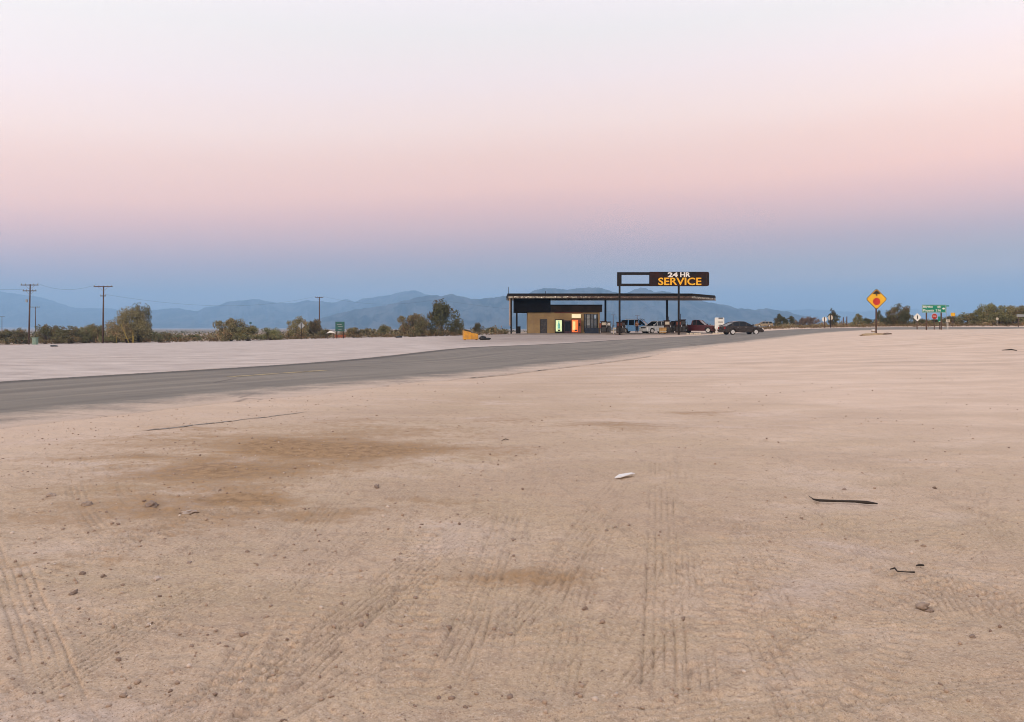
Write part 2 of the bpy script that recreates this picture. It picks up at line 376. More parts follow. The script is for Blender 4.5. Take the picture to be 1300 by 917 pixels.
# ------------------------------------------------------------------ ground sheet
def curve_world(lst, n):
    P = np.array([((px - CX) / F * D, D) for px, D, _ in lst])
    # extend both ends straight
    P = np.vstack([P[0] + (P[0] - P[1]) * 14, P[0] + (P[0] - P[1]) * 3, P, P[-1] + (P[-1] - P[-2]) * 3, P[-1] + (P[-1] - P[-2]) * 14])
    d = np.r_[0, np.cumsum(np.hypot(*np.diff(P, axis=0).T))]
    # Catmull-Rom style smoothing through cubic Hermite
    T = np.gradient(P, d, axis=0)
    out = []; s = np.linspace(0, d[-1], n)
    k = np.clip(np.searchsorted(d, s, side='right') - 1, 0, len(d) - 2)
    h = (d[k + 1] - d[k]); t = (s - d[k]) / h; t2 = t * t; t3 = t2 * t
    a = (2 * t3 - 3 * t2 + 1)[:, None]; b_ = ((t3 - 2 * t2 + t) * h)[:, None]; c = (-2 * t3 + 3 * t2)[:, None]; e = ((t3 - t2) * h)[:, None]
    return a * P[k] + b_ * T[k] + c * P[k + 1] + e * T[k + 1]
NE = curve_world(NEAR, 1500); FE = curve_world(FAR, 1500)
# match parameters: near edge by its own arc length with index mapping through control points
def nearest_dist(pts, poly):
    out = np.full(len(pts), 1e9)
    q = poly[::4]
    for i in range(0, len(pts), 40000):
        p = pts[i:i + 40000]
        d = ((p[:, None, 0] - q[None, :, 0]) ** 2 + (p[:, None, 1] - q[None, :, 1]) ** 2).min(1)
        out[i:i + 40000] = np.sqrt(d)
    return out
def in_road(x, y):
    # polygon test between the two edges
    poly = np.vstack([NE[::10], FE[::-10]]); n = len(poly)
    ins = np.zeros(len(x), bool); j = n - 1
    for i in range(n):
        xi, yi = poly[i]; xj, yj = poly[j]
        c = ((yi > y) != (yj > y)) & (x < (xj - xi) * (y - yi) / (yj - yi + 1e-12) + xi)
        ins ^= c; j = i
    return ins
def side_far(x, y):                      # beyond the far edge of the road (signed, metres, coarse)
    q = FE[::20]; T = np.gradient(q, axis=0); T /= np.hypot(*T.T)[:, None]
    out = np.empty(len(x))
    for i in range(0, len(x), 40000):
        dx = x[i:i + 40000, None] - q[None, :, 0]; dy = y[i:i + 40000, None] - q[None, :, 1]
        k = (dx * dx + dy * dy).argmin(1); ar = np.arange(len(k))
        out[i:i + 40000] = T[k, 0] * dy[ar, k] - T[k, 1] * dx[ar, k]
    return out

# tyre tracks: ends given where they are seen on the ground, (px, py) -> (px, py), sideways bend, width, tread
TR = [((520, 880), (545, 640), .10, .24, 'bar'), ((330, 900), (640, 640), .3, .26, 'rib'), ((560, 880), (660, 600), -.1, .22, 'rib'), ((620, 900), (790, 610), .15, .22, 'rib'),
      ((120, 860), (480, 690), .4, .24, 'rib'), ((250, 900), (420, 760), .1, .24, 'bar'), ((40, 800), (430, 655), .6, .22, 'rib'), ((845, 900), (838, 560), .0, .20, 'rib'),
      ((880, 900), (868, 540), .0, .20, 'rib'), ((700, 900), (770, 660), .1, .22, 'rib'), ((900, 840), (1010, 690), .35, .3, 'bar'), ((980, 860), (890, 640), .3, .28, 'bar'),
      ((1090, 620), (1240, 800), .1, .22, 'rib'), ((1060, 660), (1180, 760), .0, .2, 'rib'), ((1150, 650), (1330, 830), .15, .22, 'rib'), ((760, 900), (690, 520), .3, .22, 'bar'),
      ((900, 700), (1290, 665), .5, .25, 'bar'), ((800, 570), (1300, 560), 1.0, .3, 'rib'), ((1010, 780), (1300, 740), .4, .25, 'bar'), ((440, 900), (560, 700), .2, .22, 'rib'),
      ((20, 900), (300, 730), .3, .22, 'rib'), ((700, 500), (860, 620), .5, .3, 'rib'), ((650, 700), (820, 500), .5, .24, 'rib'), ((500, 640), (720, 500), .6, .22, 'rib'),
      ((940, 640), (1300, 600), .8, .26, 'rib'), ((600, 780), (640, 560), .1, .2, 'bar'), ((740, 860), (830, 700), -.2, .2, 'rib'), ((1120, 560), (700, 640), 1.2, .24, 'rib'),
      ((960, 540), (1300, 700), .8, .26, 'rib'), ((160, 740), (620, 590), .7, .24, 'rib')]
TRW = [(hit(*a), hit(*b), k, w, ty) for a, b, k, w, ty in TR]
_g = random.Random(5)
TRA = [1.0 if i in (0, 2, 3, 7, 8, 12, 14, 1) else .75 for i in range(len(TRW))]
for _ in range(170):                       # many faint old passes
    yy_ = 2.2 + 8 * _g.random() ** 1.3; a_ = (_g.uniform(-.8, .8) * yy_, yy_); th = _g.choice([_g.gauss(1.1, .35), _g.gauss(1.1, .35), _g.gauss(2.0, .4), _g.gauss(.15, .2)]); l_ = _g.uniform(1.2, 4.5)
    TRW.append((a_, (a_[0] + l_ * math.cos(th), a_[1] + l_ * math.sin(th)), _g.uniform(-.4, .6), _g.uniform(.10, .26), _g.choice(['rib', 'rib', 'bar']))); TRA.append(_g.uniform(.45, .9))
def gro(a): return np.maximum(0, np.cos(a)) ** 3
def relief(x, y):
    r = np.hypot(x, y)
    z = .018 * fbm(x * .7, y * .9, 3, 3) + .008 * fbm(x * 3.1, y * 3.7, 5, 3) + .0045 * fbm(x * 11, y * 13, 9, 2)
    z += .0028 * vnoise(x * 34, y * 34, 21) * (r < 9)
    # soft wind and plough ripples on the right
    z += .006 * np.sin(y * 16 + 2.0 * fbm(x * .6, y * .6, 31, 2) * 3 + x * 1.2) * sstep(.5, 3, x) * sstep(.1, .5, fbm(x * .5, y * .8, 33, 2))
    z += .007 * np.maximum(0, vnoise(x * 21 + 5, y * 21, 25) - .35) + .012 * np.maximum(0, vnoise(x * 12, y * 12, 27) - .55)
    for i, (a, b, k, w, ty) in enumerate(TRW):
        L = math.hypot(b[0] - a[0], b[1] - a[1]); ux, uy = (b[0] - a[0]) / L, (b[1] - a[1]) / L
        s = (x - a[0]) * ux + (y - a[1]) * uy; t = -(x - a[0]) * uy + (y - a[1]) * ux
        t = t - k * .6 * (4 * (s / L) * (1 - s / L)) * L * .12
        m = (np.abs(t) < w * .75) & (s > -.3) & (s < L + .3)
        if not m.any(): continue
        ss, tt = s[m], t[m]; at = np.abs(tt)
        fade = sstep(-.3, .4, ss) * sstep(L + .3, L - .4, ss) * sstep(-.55, .0, fbm(ss * .7 + i * 7.3, tt * 2 + i, 41, 2))
        fade = fade * np.clip(1.25 - .06 * y[m], .15, 1) * TRA[i] * (.35 + .65 * sstep(-.6, .2, fbm(ss * 5 + i, tt * 9, 43, 2)))
        ins = sstep(w * .52, w * .44, at)
        if ty == 'rib': pat = -.013 * gro(2 * PI * tt / (.032 + .004 * (i % 4)) + 1.1 * fbm(ss * 2.5, tt * 3 + i, 3, 2))
        else: pat = -.019 * gro(2 * PI * (ss / .078 + at * 2.2) + 1.2 * fbm(ss * 4, tt * 6, 13, 2)) * sstep(.0, .012, at)
        z[m] += fade * (ins * (-.001 + pat) + .007 * np.exp(-((at - w * .55) / .025) ** 2))
    return z
def build_ground():
    ys = []; y = 1.5
    while y < 12400:
        ys.append(y); y += max(.013, min(.00082 * y * y, .03 * y, 900))
    back = [-(1.5 * 1.35 ** k) + 1.5 for k in range(0, 36)]
    back = [b - .2 for b in back if b > -12400]
    ys = np.array(back[::-1] + ys)
    u = np.linspace(-1.0, 1.0, 1050)
    s = np.where(ys > 1.5, np.minimum(ys, 11500), np.minimum(1.5 + (1.5 - ys), 11500))
    W = np.outer(s, u)
    g = np.linspace(0, 1, 41)[1:]
    edge = s * 1.0; lim = np.minimum(np.maximum(edge * 1.05, 12600), 12700)
    outer = edge[:, None] * (lim / edge)[:, None] ** g[None]
    X = np.hstack([-outer[:, ::-1], W, outer]); Y = np.repeat(ys[:, None], X.shape[1], 1)
    nr, nc = X.shape; x = X.ravel(); y = Y.ravel()
    z = H(x, y)
    r = np.hypot(x, y)
    sub = (r < 200) & (y > 1)
    ndist = np.full(len(x), 99.0); inr = np.zeros(len(x), bool); sf = np.full(len(x), 0.0)
    P = np.stack([x[sub], y[sub]], 1)
    inr[sub] = in_road(P[:, 0], P[:, 1]); ndist[sub] = np.minimum(nearest_dist(P, NE), nearest_dist(P, FE)); sf[sub] = side_far(P[:, 0], P[:, 1])
    amp = sstep(26, 14, r) * sstep(0.05, .5, np.where(inr, 0, ndist))
    nm = (r < 27) & (y > 1.2)
    z[nm] += amp[nm] * relief(x[nm], y[nm])
    far_und = sstep(12, 24, r) * sstep(400, 200, r) * .03 * fbm(x * .25, y * .3, 51, 3) * sstep(.2, 2.5, np.where(inr, 0, ndist))
    z += far_und
    z -= np.where(inr, sstep(.5, 1.4, ndist) * .06, 0)       # the road sheet lies over this hollow
    z += sstep(2000, 6000, r) * 2.5 * fbm(x * .0012, y * .0012, 61, 3)
    lot = np.where(sub, sstep(-.2, .4, sf), 0) * sstep(190, 150, r) * sstep(.30, .10, x / np.maximum(y, 1))
    # stain
    st = np.zeros(len(x))
    for px, py, rx, ry, a in [(400, 572, 1.7, 1.0, 1.0), (300, 598, 1.3, .8, .85), (215, 640, .9, .6, .8), (300, 636, .5, .35, 1.2), (340, 560, 2.2, 1.2, .6), (480, 550, 1.5, .9, .55), (230, 585, 1.6, .8, .65), (660, 735, .5, .2, .45), (120, 660, 1.2, .5, .4), (395, 655, .5, .25, .4), (250, 622, 1.0, .6, .7), (350, 588, 1.4, .8, .8), (480, 545, 1.2, .9, .5), (560, 640, .6, .25, .3), (860, 525, 1.2, .6, .35), (60, 720, .8, .25, .35), (720, 540, 1.5, 1.0, .3)]:
        hx, hy = hit(px, py)
        st = np.maximum(st, a * np.exp(-(((x - hx) / rx) ** 2 + ((y - hy) / ry) ** 2)))
    st *= .8 + .5 * fbm(x * 1.3, y * 1.7, 71, 3)
    far = sstep(145, 190, r)
    apron = sstep(-.16, .0, x / np.maximum(y, 1)) * sstep(45, 75, y) * (r < 200)
    dn_ = np.full(len(x), 99.0); dn_[sub] = nearest_dist(P, NE); verge = .8 * np.exp(-(dn_ / 3.2) ** 2) * (r < 40)
    idx = np.arange(nr * nc).reshape(nr, nc)
    f = np.stack([idx[:-1, :-1], idx[:-1, 1:], idx[1:, 1:], idx[1:, :-1]], -1).reshape(-1, 4)
    o = npmesh('ground', np.stack([x, y, z], 1), f, M['ground'], smooth=True, uvattr={'lot': lot, 'stain': st, 'far': far, 'verge': verge, 'apron': apron})
    tag(o, 'pale sandy gravel ground with tyre tracks reaching to the desert horizon', None, None, 'structure')
build_ground()

def build_road():
    n = 1500; nc = 40
    # wobble the near edge so that it stays ragged
    T = np.gradient(NE, axis=0); T /= np.hypot(*T.T)[:, None]; Nn = np.stack([-T[:, 1], T[:, 0]], 1)
    sl = np.arange(n) * np.hypot(*(NE[1] - NE[0]))
    ne = NE + Nn * (.35 * fbm(sl * .35, sl * 0, 81, 3) + .10 * fbm(sl * 2.5, sl * 0, 83, 2))[:, None]
    # far edge index chosen by control point parameter so that the cross lines do not skew
    def param(lst, n):
        P = np.array([((px - CX) / F * D, D) for px, D, _ in lst])
        P = np.vstack([P[0] + (P[0] - P[1]) * 14, P[0] + (P[0] - P[1]) * 3, P, P[-1] + (P[-1] - P[-2]) * 3, P[-1] + (P[-1] - P[-2]) * 14])
        return np.r_[0, np.cumsum(np.hypot(*np.diff(P, axis=0).T))]
    dn, df = param(NEAR, n), param(FAR, n)
    sN = np.linspace(0, dn[-1], n); anchorsN = dn / dn[-1]; 
    kk = [0, 1, 2, 3, 6, 9, 11, 12, 14, 15, 16, 17, 18]
    kf = [0, 1, 2, 3, 5, 6, 8, 9, 12, 13, 14, 16, 17]
    sF = np.interp(sN, dn[[0, 1, 3, 6, 9, 12, 14, 16, len(dn) - 2, len(dn) - 1]], df[[0, 1, 3, 5, 7, 10, 12, 13, len(df) - 2, len(df) - 1]])
    ds = np.linspace(0, df[-1], len(FE))
    fe = np.stack([np.interp(sF, ds, FE[:, 0]), np.interp(sF, ds, FE[:, 1])], 1)
    t = np.linspace(0, 1, nc); t = np.sort(np.r_[t, .995, .99, .985, .98, .97, .965, .96, .955, .945, .94, .93, .92, .91, .005])
    nc = len(t)
    X = ne[:, None, 0] * (1 - t) + fe[:, None, 0] * t; Y = ne[:, None, 1] * (1 - t) + fe[:, None, 1] * t
    x = X.ravel(); y = Y.ravel(); r = np.hypot(x, y)
    wd = np.hypot(*(fe - ne).T)
    z = H(x, y) + .012 + r * .00012
    tt = np.tile(t, n); z -= np.where((tt == 0) | (tt == 1), .03, 0)
    idx = np.arange(n * nc).reshape(n, nc)
    f = np.stack([idx[:-1, :-1], idx[:-1, 1:], idx[1:, 1:], idx[1:, :-1]], -1).reshape(-1, 4)
    f = f[:, ::-1]
    along = np.repeat(np.arange(n) * np.hypot(*(NE[1] - NE[0])), nc)
    Tf = np.gradient(fe, axis=0); Tf /= np.maximum(np.hypot(*Tf.T), 1e-6)[:, None]; Tn = np.gradient(NE, axis=0); Tn /= np.hypot(*Tn.T)[:, None]
    ff = np.abs((X - fe[:, None, 0]) * Tf[:, None, 1] - (Y - fe[:, None, 1]) * Tf[:, None, 0]).ravel()
    across = np.abs((X - NE[:, None, 0]) * Tn[:, None, 1] - (Y - NE[:, None, 1]) * Tn[:, None, 0]).ravel()
    # exact distance from the far edge along the cross line, scaled to perpendicular
    o = npmesh('road', np.stack([x, y, z], 1), f, M['road'], smooth=True, uvattr={'across': across, 'fromfar': ff, 'along': along})
    tag(o, 'grey dusty two lane asphalt road with crumbling edges', None, None, 'structure')
    # worn yellow dashes of the centre line
    mb = MB()
    a = np.array(hit(292, 479.5)); b = np.array(hit(412, 471.2))
    m_ = 24; d = (b - a) / np.hypot(*(b - a)); nrm = np.array([-d[1], d[0]])
    for i in range(m_):
        if i in (5, 11, 12, 18): continue
        p, q = a + (b - a) * i / m_, a + (b - a) * (i + .95) / m_; wv = .14 + .03 * random.random()
        vs = []
        for c_, s_ in ((p, -1), (q, -1), (q, 1), (p, 1)):
            w_ = c_ + nrm * wv * s_; vs.append((w_[0], w_[1], Hs(*w_) + .012 + math.hypot(*w_) * .00012 + .006))
        mb.add(vs, [(0, 1, 2, 3)])
    tag(mb.build('center_line', mat('worn_yellow_paint', (.40, .30, .14), .8, col2=(.27, .215, .145), scale=6)), 'worn yellow centre line dash on the road', None, None, 'structure')
build_road()

def asphalt_rim(pix, dz, bw):
    pts = [hit(*p) for p in pix]
    P = np.array(pts); d = np.r_[0, np.cumsum(np.hypot(*np.diff(P, axis=0).T))]; s_ = np.linspace(0, d[-1], 160)
    X = np.interp(s_, d, P[:, 0]); Y = np.interp(s_, d, P[:, 1]) + .05 * fbm(s_ * 1.3, s_ * 0, 3, 2)
    w_ = np.maximum(.0, bw + .07 * fbm(s_ * 1.1, s_ * 0, 7, 3)) * sstep(0, .6, s_) * sstep(d[-1], d[-1] - .6, s_) + .002
    mb = MB(); v = []
    for x, y, q in zip(X, Y, w_):
        for k in (-1, 1):
            yy_ = y + k * q; v.append((x, yy_, Hs(x, yy_) + float(relief(np.array([x]), np.array([yy_]))[0]) * float(sstep(26, 14, math.hypot(x, yy_))) + dz))
    mb.add(v, [(2 * i, 2 * i + 2, 2 * i + 3, 2 * i + 1) for i in range(159)])
    tag(mb.build('asphalt_edge', mat('bare_asphalt', (.30, .25, .21), .9, scale=4)), 'thin dark strip of broken asphalt showing through the sand near the road', None, None, 'structure')
asphalt_rim([(40, 561), (110, 554.5), (180, 547), (240, 541.5), (290, 536), (340, 530), (400, 523.5)], .006, .02)
asphalt_rim([(560, 484.5), (600, 480.5), (640, 476.8), (690, 470.5), (760, 462), (830, 452.5)], .022, .05)
# ------------------------------------------------------------------ mountains
def ridge(name, label, pts, D, seed, spur=1.0):
    px = np.arange(pts[0][0], pts[-1][0], 1.6); P = np.array(pts)
    py = np.interp(px, P[:, 0], P[:, 1])
    py = np.convolve(np.pad(py, 2, 'edge'), np.ones(3) / 3, 'same')[2:-2]
    py -= 1.2 * fbm(px * .11, px * 0, seed, 3) + .8 * np.abs(vnoise(px * .5, px * 0, seed + 5))
    top = np.maximum((HY - py) / F * D, 2) + EYE + 25
    S = np.r_[np.linspace(0, 1, 30), 1.04, 1.12, 1.25]
    V = []
    for s in S:
        Ds = D * (.74 + .26 * s)
        X = (px - CX) / F * Ds
        if s <= 1:
            sp = 1 - np.abs(vnoise(px * .055 + 1.3 * fbm(px * .03, px * 0 + s * 2, seed, 2), px * 0 + s * 1.5, seed + 9)) * 1.0
            sp2 = 1 - np.abs(vnoise(px * .16, px * 0 + s * 4, seed + 19))
            z = top * (s ** 1.5) * (1 - (1 - s) * .2) + top * spur * (.34 * (sp - .5) + .12 * (sp2 - .5)) * (s * (1 - s) * 4) ** 0.9 * .8
            z = np.minimum(z, top * (Ds / D) * .985 if s < .97 else top)
        else: z = top * max(0, 1 - (s - 1) * 4)
        V.append(np.stack([X, np.full_like(X, Ds) + 0 * X, z - 26.5], 1))
    V = np.array(V); nr, nc = V.shape[:2]; idx = np.arange(nr * nc).reshape(nr, nc)
    f = np.stack([idx[:-1, :-1], idx[:-1, 1:], idx[1:, 1:], idx[1:, :-1]], -1).reshape(-1, 4)
    o = npmesh(name, V.reshape(-1, 3), f, M['mountain'], smooth=True)
    tag(o, label, None, None, 'structure')
FARL = [(-700, 395), (-560, 372), (-420, 380), (-300, 366), (-180, 372), (-90, 364), (0, 370), (20, 374), (42, 376), (56, 379), (76, 385.7), (98, 391.6), (117, 391), (135, 392), (170, 395), (210, 400), (240, 408), (260, 413)]
MID = [(120, 413), (150, 402), (175, 396), (190, 394.5), (217, 391), (235, 393), (249, 396), (259, 391), (276, 389), (288, 384), (300, 382.3), (318, 380.6), (329, 380), (345, 384), (360, 384.5), (376, 385), (388, 382), (405, 382.5), (418, 384), (427, 384), (439, 380), (451, 383.7), (461, 379), (473, 377.5), (485, 376), (498, 374.7), (505, 371.6), (515, 370.5), (527, 369), (539, 373.3), (560, 378), (600, 384), (660, 382), (750, 376), (800, 378), (870, 388), (940, 398), (985, 404), (1010, 413)]
NR = [(380, 413), (405, 405), (430, 398), (455, 393), (470, 391), (500, 385.5), (530, 377.5), (545, 374.8), (559, 376), (572, 373.5), (586, 376.4), (598, 380), (615, 379), (627, 378.5), (638, 376), (655, 377), (671, 372), (681, 367), (702, 366), (722, 368.5), (731, 366), (745, 365.6), (756, 364.6), (770, 367.7), (781, 371.5), (795, 372), (805, 368), (815, 365.4), (824, 368), (831, 370.8), (841, 370), (850, 372), (870, 375), (885, 380), (900, 384.6), (909, 386), (923, 387.4), (935, 391.5), (944, 391.5), (958, 393.8), (965, 392.3), (975, 391.8), (985, 393.3), (998, 396), (1014, 399), (1028, 402), (1050, 407), (1075, 413)]
FR = [(930, 413), (960, 404), (985, 397), (998, 394.6), (1008, 393.4), (1034, 393), (1048, 394), (1069, 395.4), (1098, 396), (1120, 393.5), (1158, 392.5), (1185, 396), (1215, 400), (1260, 402), (1300, 404), (1380, 400), (1500, 396), (1700, 404), (2000, 400)]
ridge('mountain_range', 'hazy blue mountain range sloping down at the far left', FARL, 9000, 5)
ridge('mountain_range', 'long blue mountain range behind the utility poles at centre left', MID, 7500, 25)
ridge('mountain_range', 'darker nearer mountain range behind the gas station', NR, 4700, 45)
ridge('mountain_range', 'palest low mountain range behind the yellow diamond sign', FR, 10800, 65, .6)

# haze
hb = MB().box(-13200, 13200, -13200, 13200, -32, 500).build('haze', M['black'])
hm = bpy.data.materials.new('thin_blue_air'); hm.use_nodes = True; nt = hm.node_tree
nt.nodes.remove(nt.nodes['Principled BSDF'])
vol = nt.nodes.new('ShaderNodeVolumePrincipled'); vol.inputs['Density'].default_value = 1.9e-4
vol.inputs['Color'].default_value = (.36, .625, .94, 1); vol.inputs['Anisotropy'].default_value = 0.0
nt.links.new(vol.outputs[0], nt.nodes['Material Output'].inputs['Volume'])
hb.data.materials.clear(); hb.data.materials.append(hm)
tag(hb, 'thin blue desert haze over the plain', None, None, 'stuff')

# ------------------------------------------------------------------ vegetation
def leafcloud(cent, rad, n, size, seed, elong=1.0, up=0.0, flat=1.0):
    g = np.random.default_rng(seed); k = len(cent)
    w = np.array([r ** 2 for r in rad]); w /= w.sum()
    ci = g.choice(k, n, p=w)
    d = g.normal(size=(n, 3)); d /= np.linalg.norm(d, axis=1)[:, None]
    rr = g.random(n) ** .45
    p = np.array(cent)[ci] + d * (rr * np.array(rad)[ci])[:, None] * np.array([1, 1, flat])
    p[:, 2] = np.maximum(p[:, 2], .01)
    a = g.normal(size=(n, 3)); a[:, 2] += up; a /= np.linalg.norm(a, axis=1)[:, None]
    b = np.cross(a, g.normal(size=(n, 3))); b /= np.linalg.norm(b, axis=1)[:, None]
    s = size * g.uniform(.6, 1.4, n)
    a = a * (s * elong)[:, None]; b = b * (s / math.sqrt(elong))[:, None]
    V = np.stack([p - a * .5, p + b * .38, p + a * .5, p - b * .38], 1).reshape(-1, 3)
    Fc = np.arange(n * 4).reshape(-1, 4)
    clump = g.random(k)
    tint = np.repeat(np.clip(clump[ci] * .6 + g.random(n) * .5, 0, 1), 4)
    return V, Fc, tint
def bush_mesh(kind, seed):
    g = random.Random(seed); cent = []; rad = []
    if kind == 'creosote':                 # airy upright fan
        for i in range(26):
            a = g.uniform(0, 2 * PI); r = g.uniform(.05, .52); h = g.uniform(.35, .9) * (1 - .4 * r)
            cent.append((r * math.cos(a), r * math.sin(a), h)); rad.append(g.uniform(.10, .20))
        for i in range(10):
            a = g.uniform(0, 2 * PI); cent.append((.35 * math.cos(a), .35 * math.sin(a), g.uniform(.12, .4))); rad.append(.2)
        n, sz, el, up, mt = 5200, .046, 2.2, .9, 'olive'
    elif kind == 'mound':                   # dense rounded shrub
        for i in range(30):
            a = g.uniform(0, 2 * PI); e = g.uniform(0, PI / 2); r = g.uniform(.35, .68)
            cent.append((r * math.cos(a) * math.cos(e), r * math.sin(a) * math.cos(e), .12 + .78 * r / .7 * math.sin(e) + .08)); rad.append(g.uniform(.15, .27))
        n, sz, el, up, mt = 4200, .052, 1.4, .3, 'greenl'
    elif kind == 'tree':                    # small desert tree with gaps
        for i in range(30):
            a = g.uniform(0, 2 * PI); r = g.uniform(.05, .52); h = g.uniform(.25, .88)
            cent.append((r * math.cos(a) * (1.1 - .3 * h), r * math.sin(a), h)); rad.append(g.uniform(.13, .24))
        for i in range(14):
            a = g.uniform(0, 2 * PI); cent.append((.42 * math.cos(a), .42 * math.sin(a), g.uniform(.12, .5))); rad.append(.2)
        n, sz, el, up, mt = 8500, .034, 1.4, .2, 'greenl'
    elif kind == 'evergreen':
        for i in range(34):
            h = g.uniform(.05, .97); r = (.62 * (1 - h) ** .8 + .04) * g.uniform(.3, 1); a = g.uniform(0, 2 * PI)
            cent.append((r * math.cos(a), r * math.sin(a), h)); rad.append(.10 + .10 * (1 - h))
        n, sz, el, up, mt = 4200, .048, 1.4, .3, 'dark'
    elif kind == 'column':
        for i in range(26):
            h = g.uniform(.1, .95); r = .13 * g.random() ** .5; a = g.uniform(0, 2 * PI)
            cent.append((r * math.cos(a), r * math.sin(a), h)); rad.append(g.uniform(.05, .11))
        n, sz, el, up, mt = 1500, .038, 1.3, .5, 'dark'
    else:                                   # bare twigs
        for i in range(24):
            a = g.uniform(0, 2 * PI); r = g.uniform(.05, .6); cent.append((r * math.cos(a), r * math.sin(a), g.uniform(.4, .85) * (1 - .3 * r))); rad.append(.12)
        n, sz, el, up, mt = 700, .07, 5, 1.6, 'twig'
    V, Fc, tint = leafcloud(cent, rad, n, sz, seed, el, up)
    mb = MB()
    for c in cent[::2 if kind != 'twig' else 1]:
        b0 = (g.uniform(-.04, .04), g.uniform(-.04, .04), -.03)
        mid = (c[0] * .4 + g.uniform(-.03, .03), c[1] * .4, c[2] * .5)
        mb.tube([b0, mid, c], [.016, .010, .003], 4, False)
    if kind in ('tree', 'evergreen', 'column'): mb.tube([(0, 0, -.05), (.02, .01, .3), (.0, .0, .6)], [.035, .026, .01], 6)
    return V, Fc, tint, mb, mt
BV = {}
def bush(kind, px, base_y, D, wpx, top_y, label, var=None, matk=None, group='desert shrubs beside the gravel lot', name=None, cat=None):
    v = random.randrange(3) if var is None else var
    key = (kind, v, matk)
    X = (px - CX) / F * D; zg = Hs(X, D)
    want = EYE - (base_y - HY) / F * D
    h = (EYE + (HY - top_y) / F * D) - zg; w = wpx / F * D
    name = name or {'tree': 'desert_tree', 'evergreen': 'evergreen_tree', 'column': 'cypress_tree'}.get(kind, 'shrub')
    cat = cat or ('tree' if 'tree' in name else 'shrub')
    if key not in BV:
        Vx, Fc, tint, mb, mt = bush_mesh(kind, 100 + hash_s(kind) + v * 7)
        cr = npmesh('crown' if 'tree' in name else 'foliage', Vx, Fc, M[matk or mt], uvattr={'tint': tint})
        st = mb.build('trunk' if 'tree' in name else 'stems', M['bark'])
        BV[key] = (cr, st)
        cr2, st2 = cr, st
    else:
        cr2 = BV[key][0].copy(); st2 = BV[key][1].copy(); COL.objects.link(cr2); COL.objects.link(st2)
        cr2.name = 'crown' if 'tree' in name else 'foliage'; st2.name = 'trunk' if 'tree' in name else 'stems'
    o = thing(name, label, cat, (X, D, zg - .03), random.uniform(0, 2 * PI), group)
    sx = w / {'column': .40}.get(kind, 1.36)
    o.scale = (sx, sx, h * 1.03)
    cr2.parent = o; st2.parent = o
def hash_s(s): return sum(ord(c) * (i + 3) for i, c in enumerate(s)) % 997
LG = 'desert shrubs along the far edge of the gravel lot'
for a in [
    ('mound', 8, 437, 139, 38, 419, 'low olive shrub at the left edge of the photo, left of the two-armed utility pole'),
    ('creosote', 26, 437, 143, 26, 417, 'thin olive shrub just left of the utility pole with two crossarms'),
    ('mound', 58, 437, 140, 34, 413, 'dark rounded shrub behind the pale green utility cabinet'),
    ('creosote', 73, 436, 144, 24, 411, 'wiry upright shrub right of the pale green utility cabinet'),
    ('mound', 90, 436, 138, 38, 414, 'broad olive shrub midway between the two tall utility poles'),
    ('creosote', 108, 436, 142, 30, 411, 'airy upright shrub in the left part of the gap between the tall poles'),
    ('mound', 121, 436, 139, 26, 412, 'grey-green shrub touching the left side of the single-armed utility pole'),
    ('mound', 146, 436, 138, 34, 417, 'dense low shrub right of the single-armed pole under the leaning desert tree'),
    ('mound', 186, 435, 140, 34, 418, 'dark low shrub at the right foot of the leaning desert tree'),
    ('creosote', 208, 434, 144, 26, 422, 'small thin shrub right of the leaning desert tree'),
    ('mound', 226, 434, 150, 22, 425, 'tiny dark shrub before the open plain, left one of the low row'),
    ('mound', 247, 433, 152, 26, 425.5, 'tiny brownish shrub before the open plain, right one of the low row'),
    ('creosote', 293, 433, 136, 46, 403, 'large airy creosote bush standing highest between the single-armed pole and the back-turned diamond sign'),
    ('mound', 315, 432, 134, 38, 414, 'rounded shrub below the small blue-green sign on a post'),
    ('mound', 343, 431, 137, 34, 416, 'low olive shrub midway between the small blue-green sign and the back-turned diamond sign'),
    ('creosote', 379, 430, 146, 36, 403, 'tall wiry shrub directly behind the back-turned diamond sign'),
    ('creosote', 398, 430, 150, 28, 403, 'tall wiry shrub left of the thin pole beside the green highway board'),
    ('mound', 412, 430, 142, 24, 419, 'low dark shrub left of the green highway board'),
    ('creosote', 449, 429, 146, 30, 415, 'brown-green shrub right of the green highway board'),
    ('mound', 468, 428, 150, 26, 417, 'low brownish shrub in the gap right of the green highway board'),
    ('mound', 489, 428, 146, 24, 414, 'small bright green shrub in the gap between highway board and the big mound shrub'),
    ('creosote', 504, 428, 150, 20, 418, 'thin low shrub at the left foot of the big rounded shrub'),
    ('creosote', 525, 427.5, 142, 46, 397, 'big rounded creosote bush left of the dark desert tree'),
    ('mound', 540, 427.5, 140, 34, 408, 'dense shrub filling the gap between the big creosote bush and the dark tree'),
    ('mound', 581, 427, 141, 18, 405, 'dark shrub on the right of the dark desert tree, behind the yellow bin'),
    ('mound', 607, 427, 150, 14, 411, 'small dark shrub between the yellow bin and the gas station'),
    ('mound', 624, 426.5, 148, 24, 416, 'low dark shrub left of the gas station canopy post'),
    ('creosote', 640, 426.5, 152, 16, 417, 'thin low shrub touching the left canopy post')]:
    bush(a[0], a[1], a[2], a[3], a[4], a[5], a[6], group=LG)
bush('tree', 162, 435, 137, 62, 391, 'leaning mesquite tree with ragged crown right of the single-armed utility pole', 1, 'olive', 'desert trees by the lot')
bush('tree', 178, 435, 139, 32, 386, 'spindly upper trunk and crown rising out of the leaning mesquite tree', 0, 'greenl', 'desert trees by the lot')
bush('mound', 562, 427, 139, 42, 386, 'dark bushy desert tree around the pole left of the gas station', 1, 'dark', 'desert trees by the lot', 'desert_tree', 'tree')
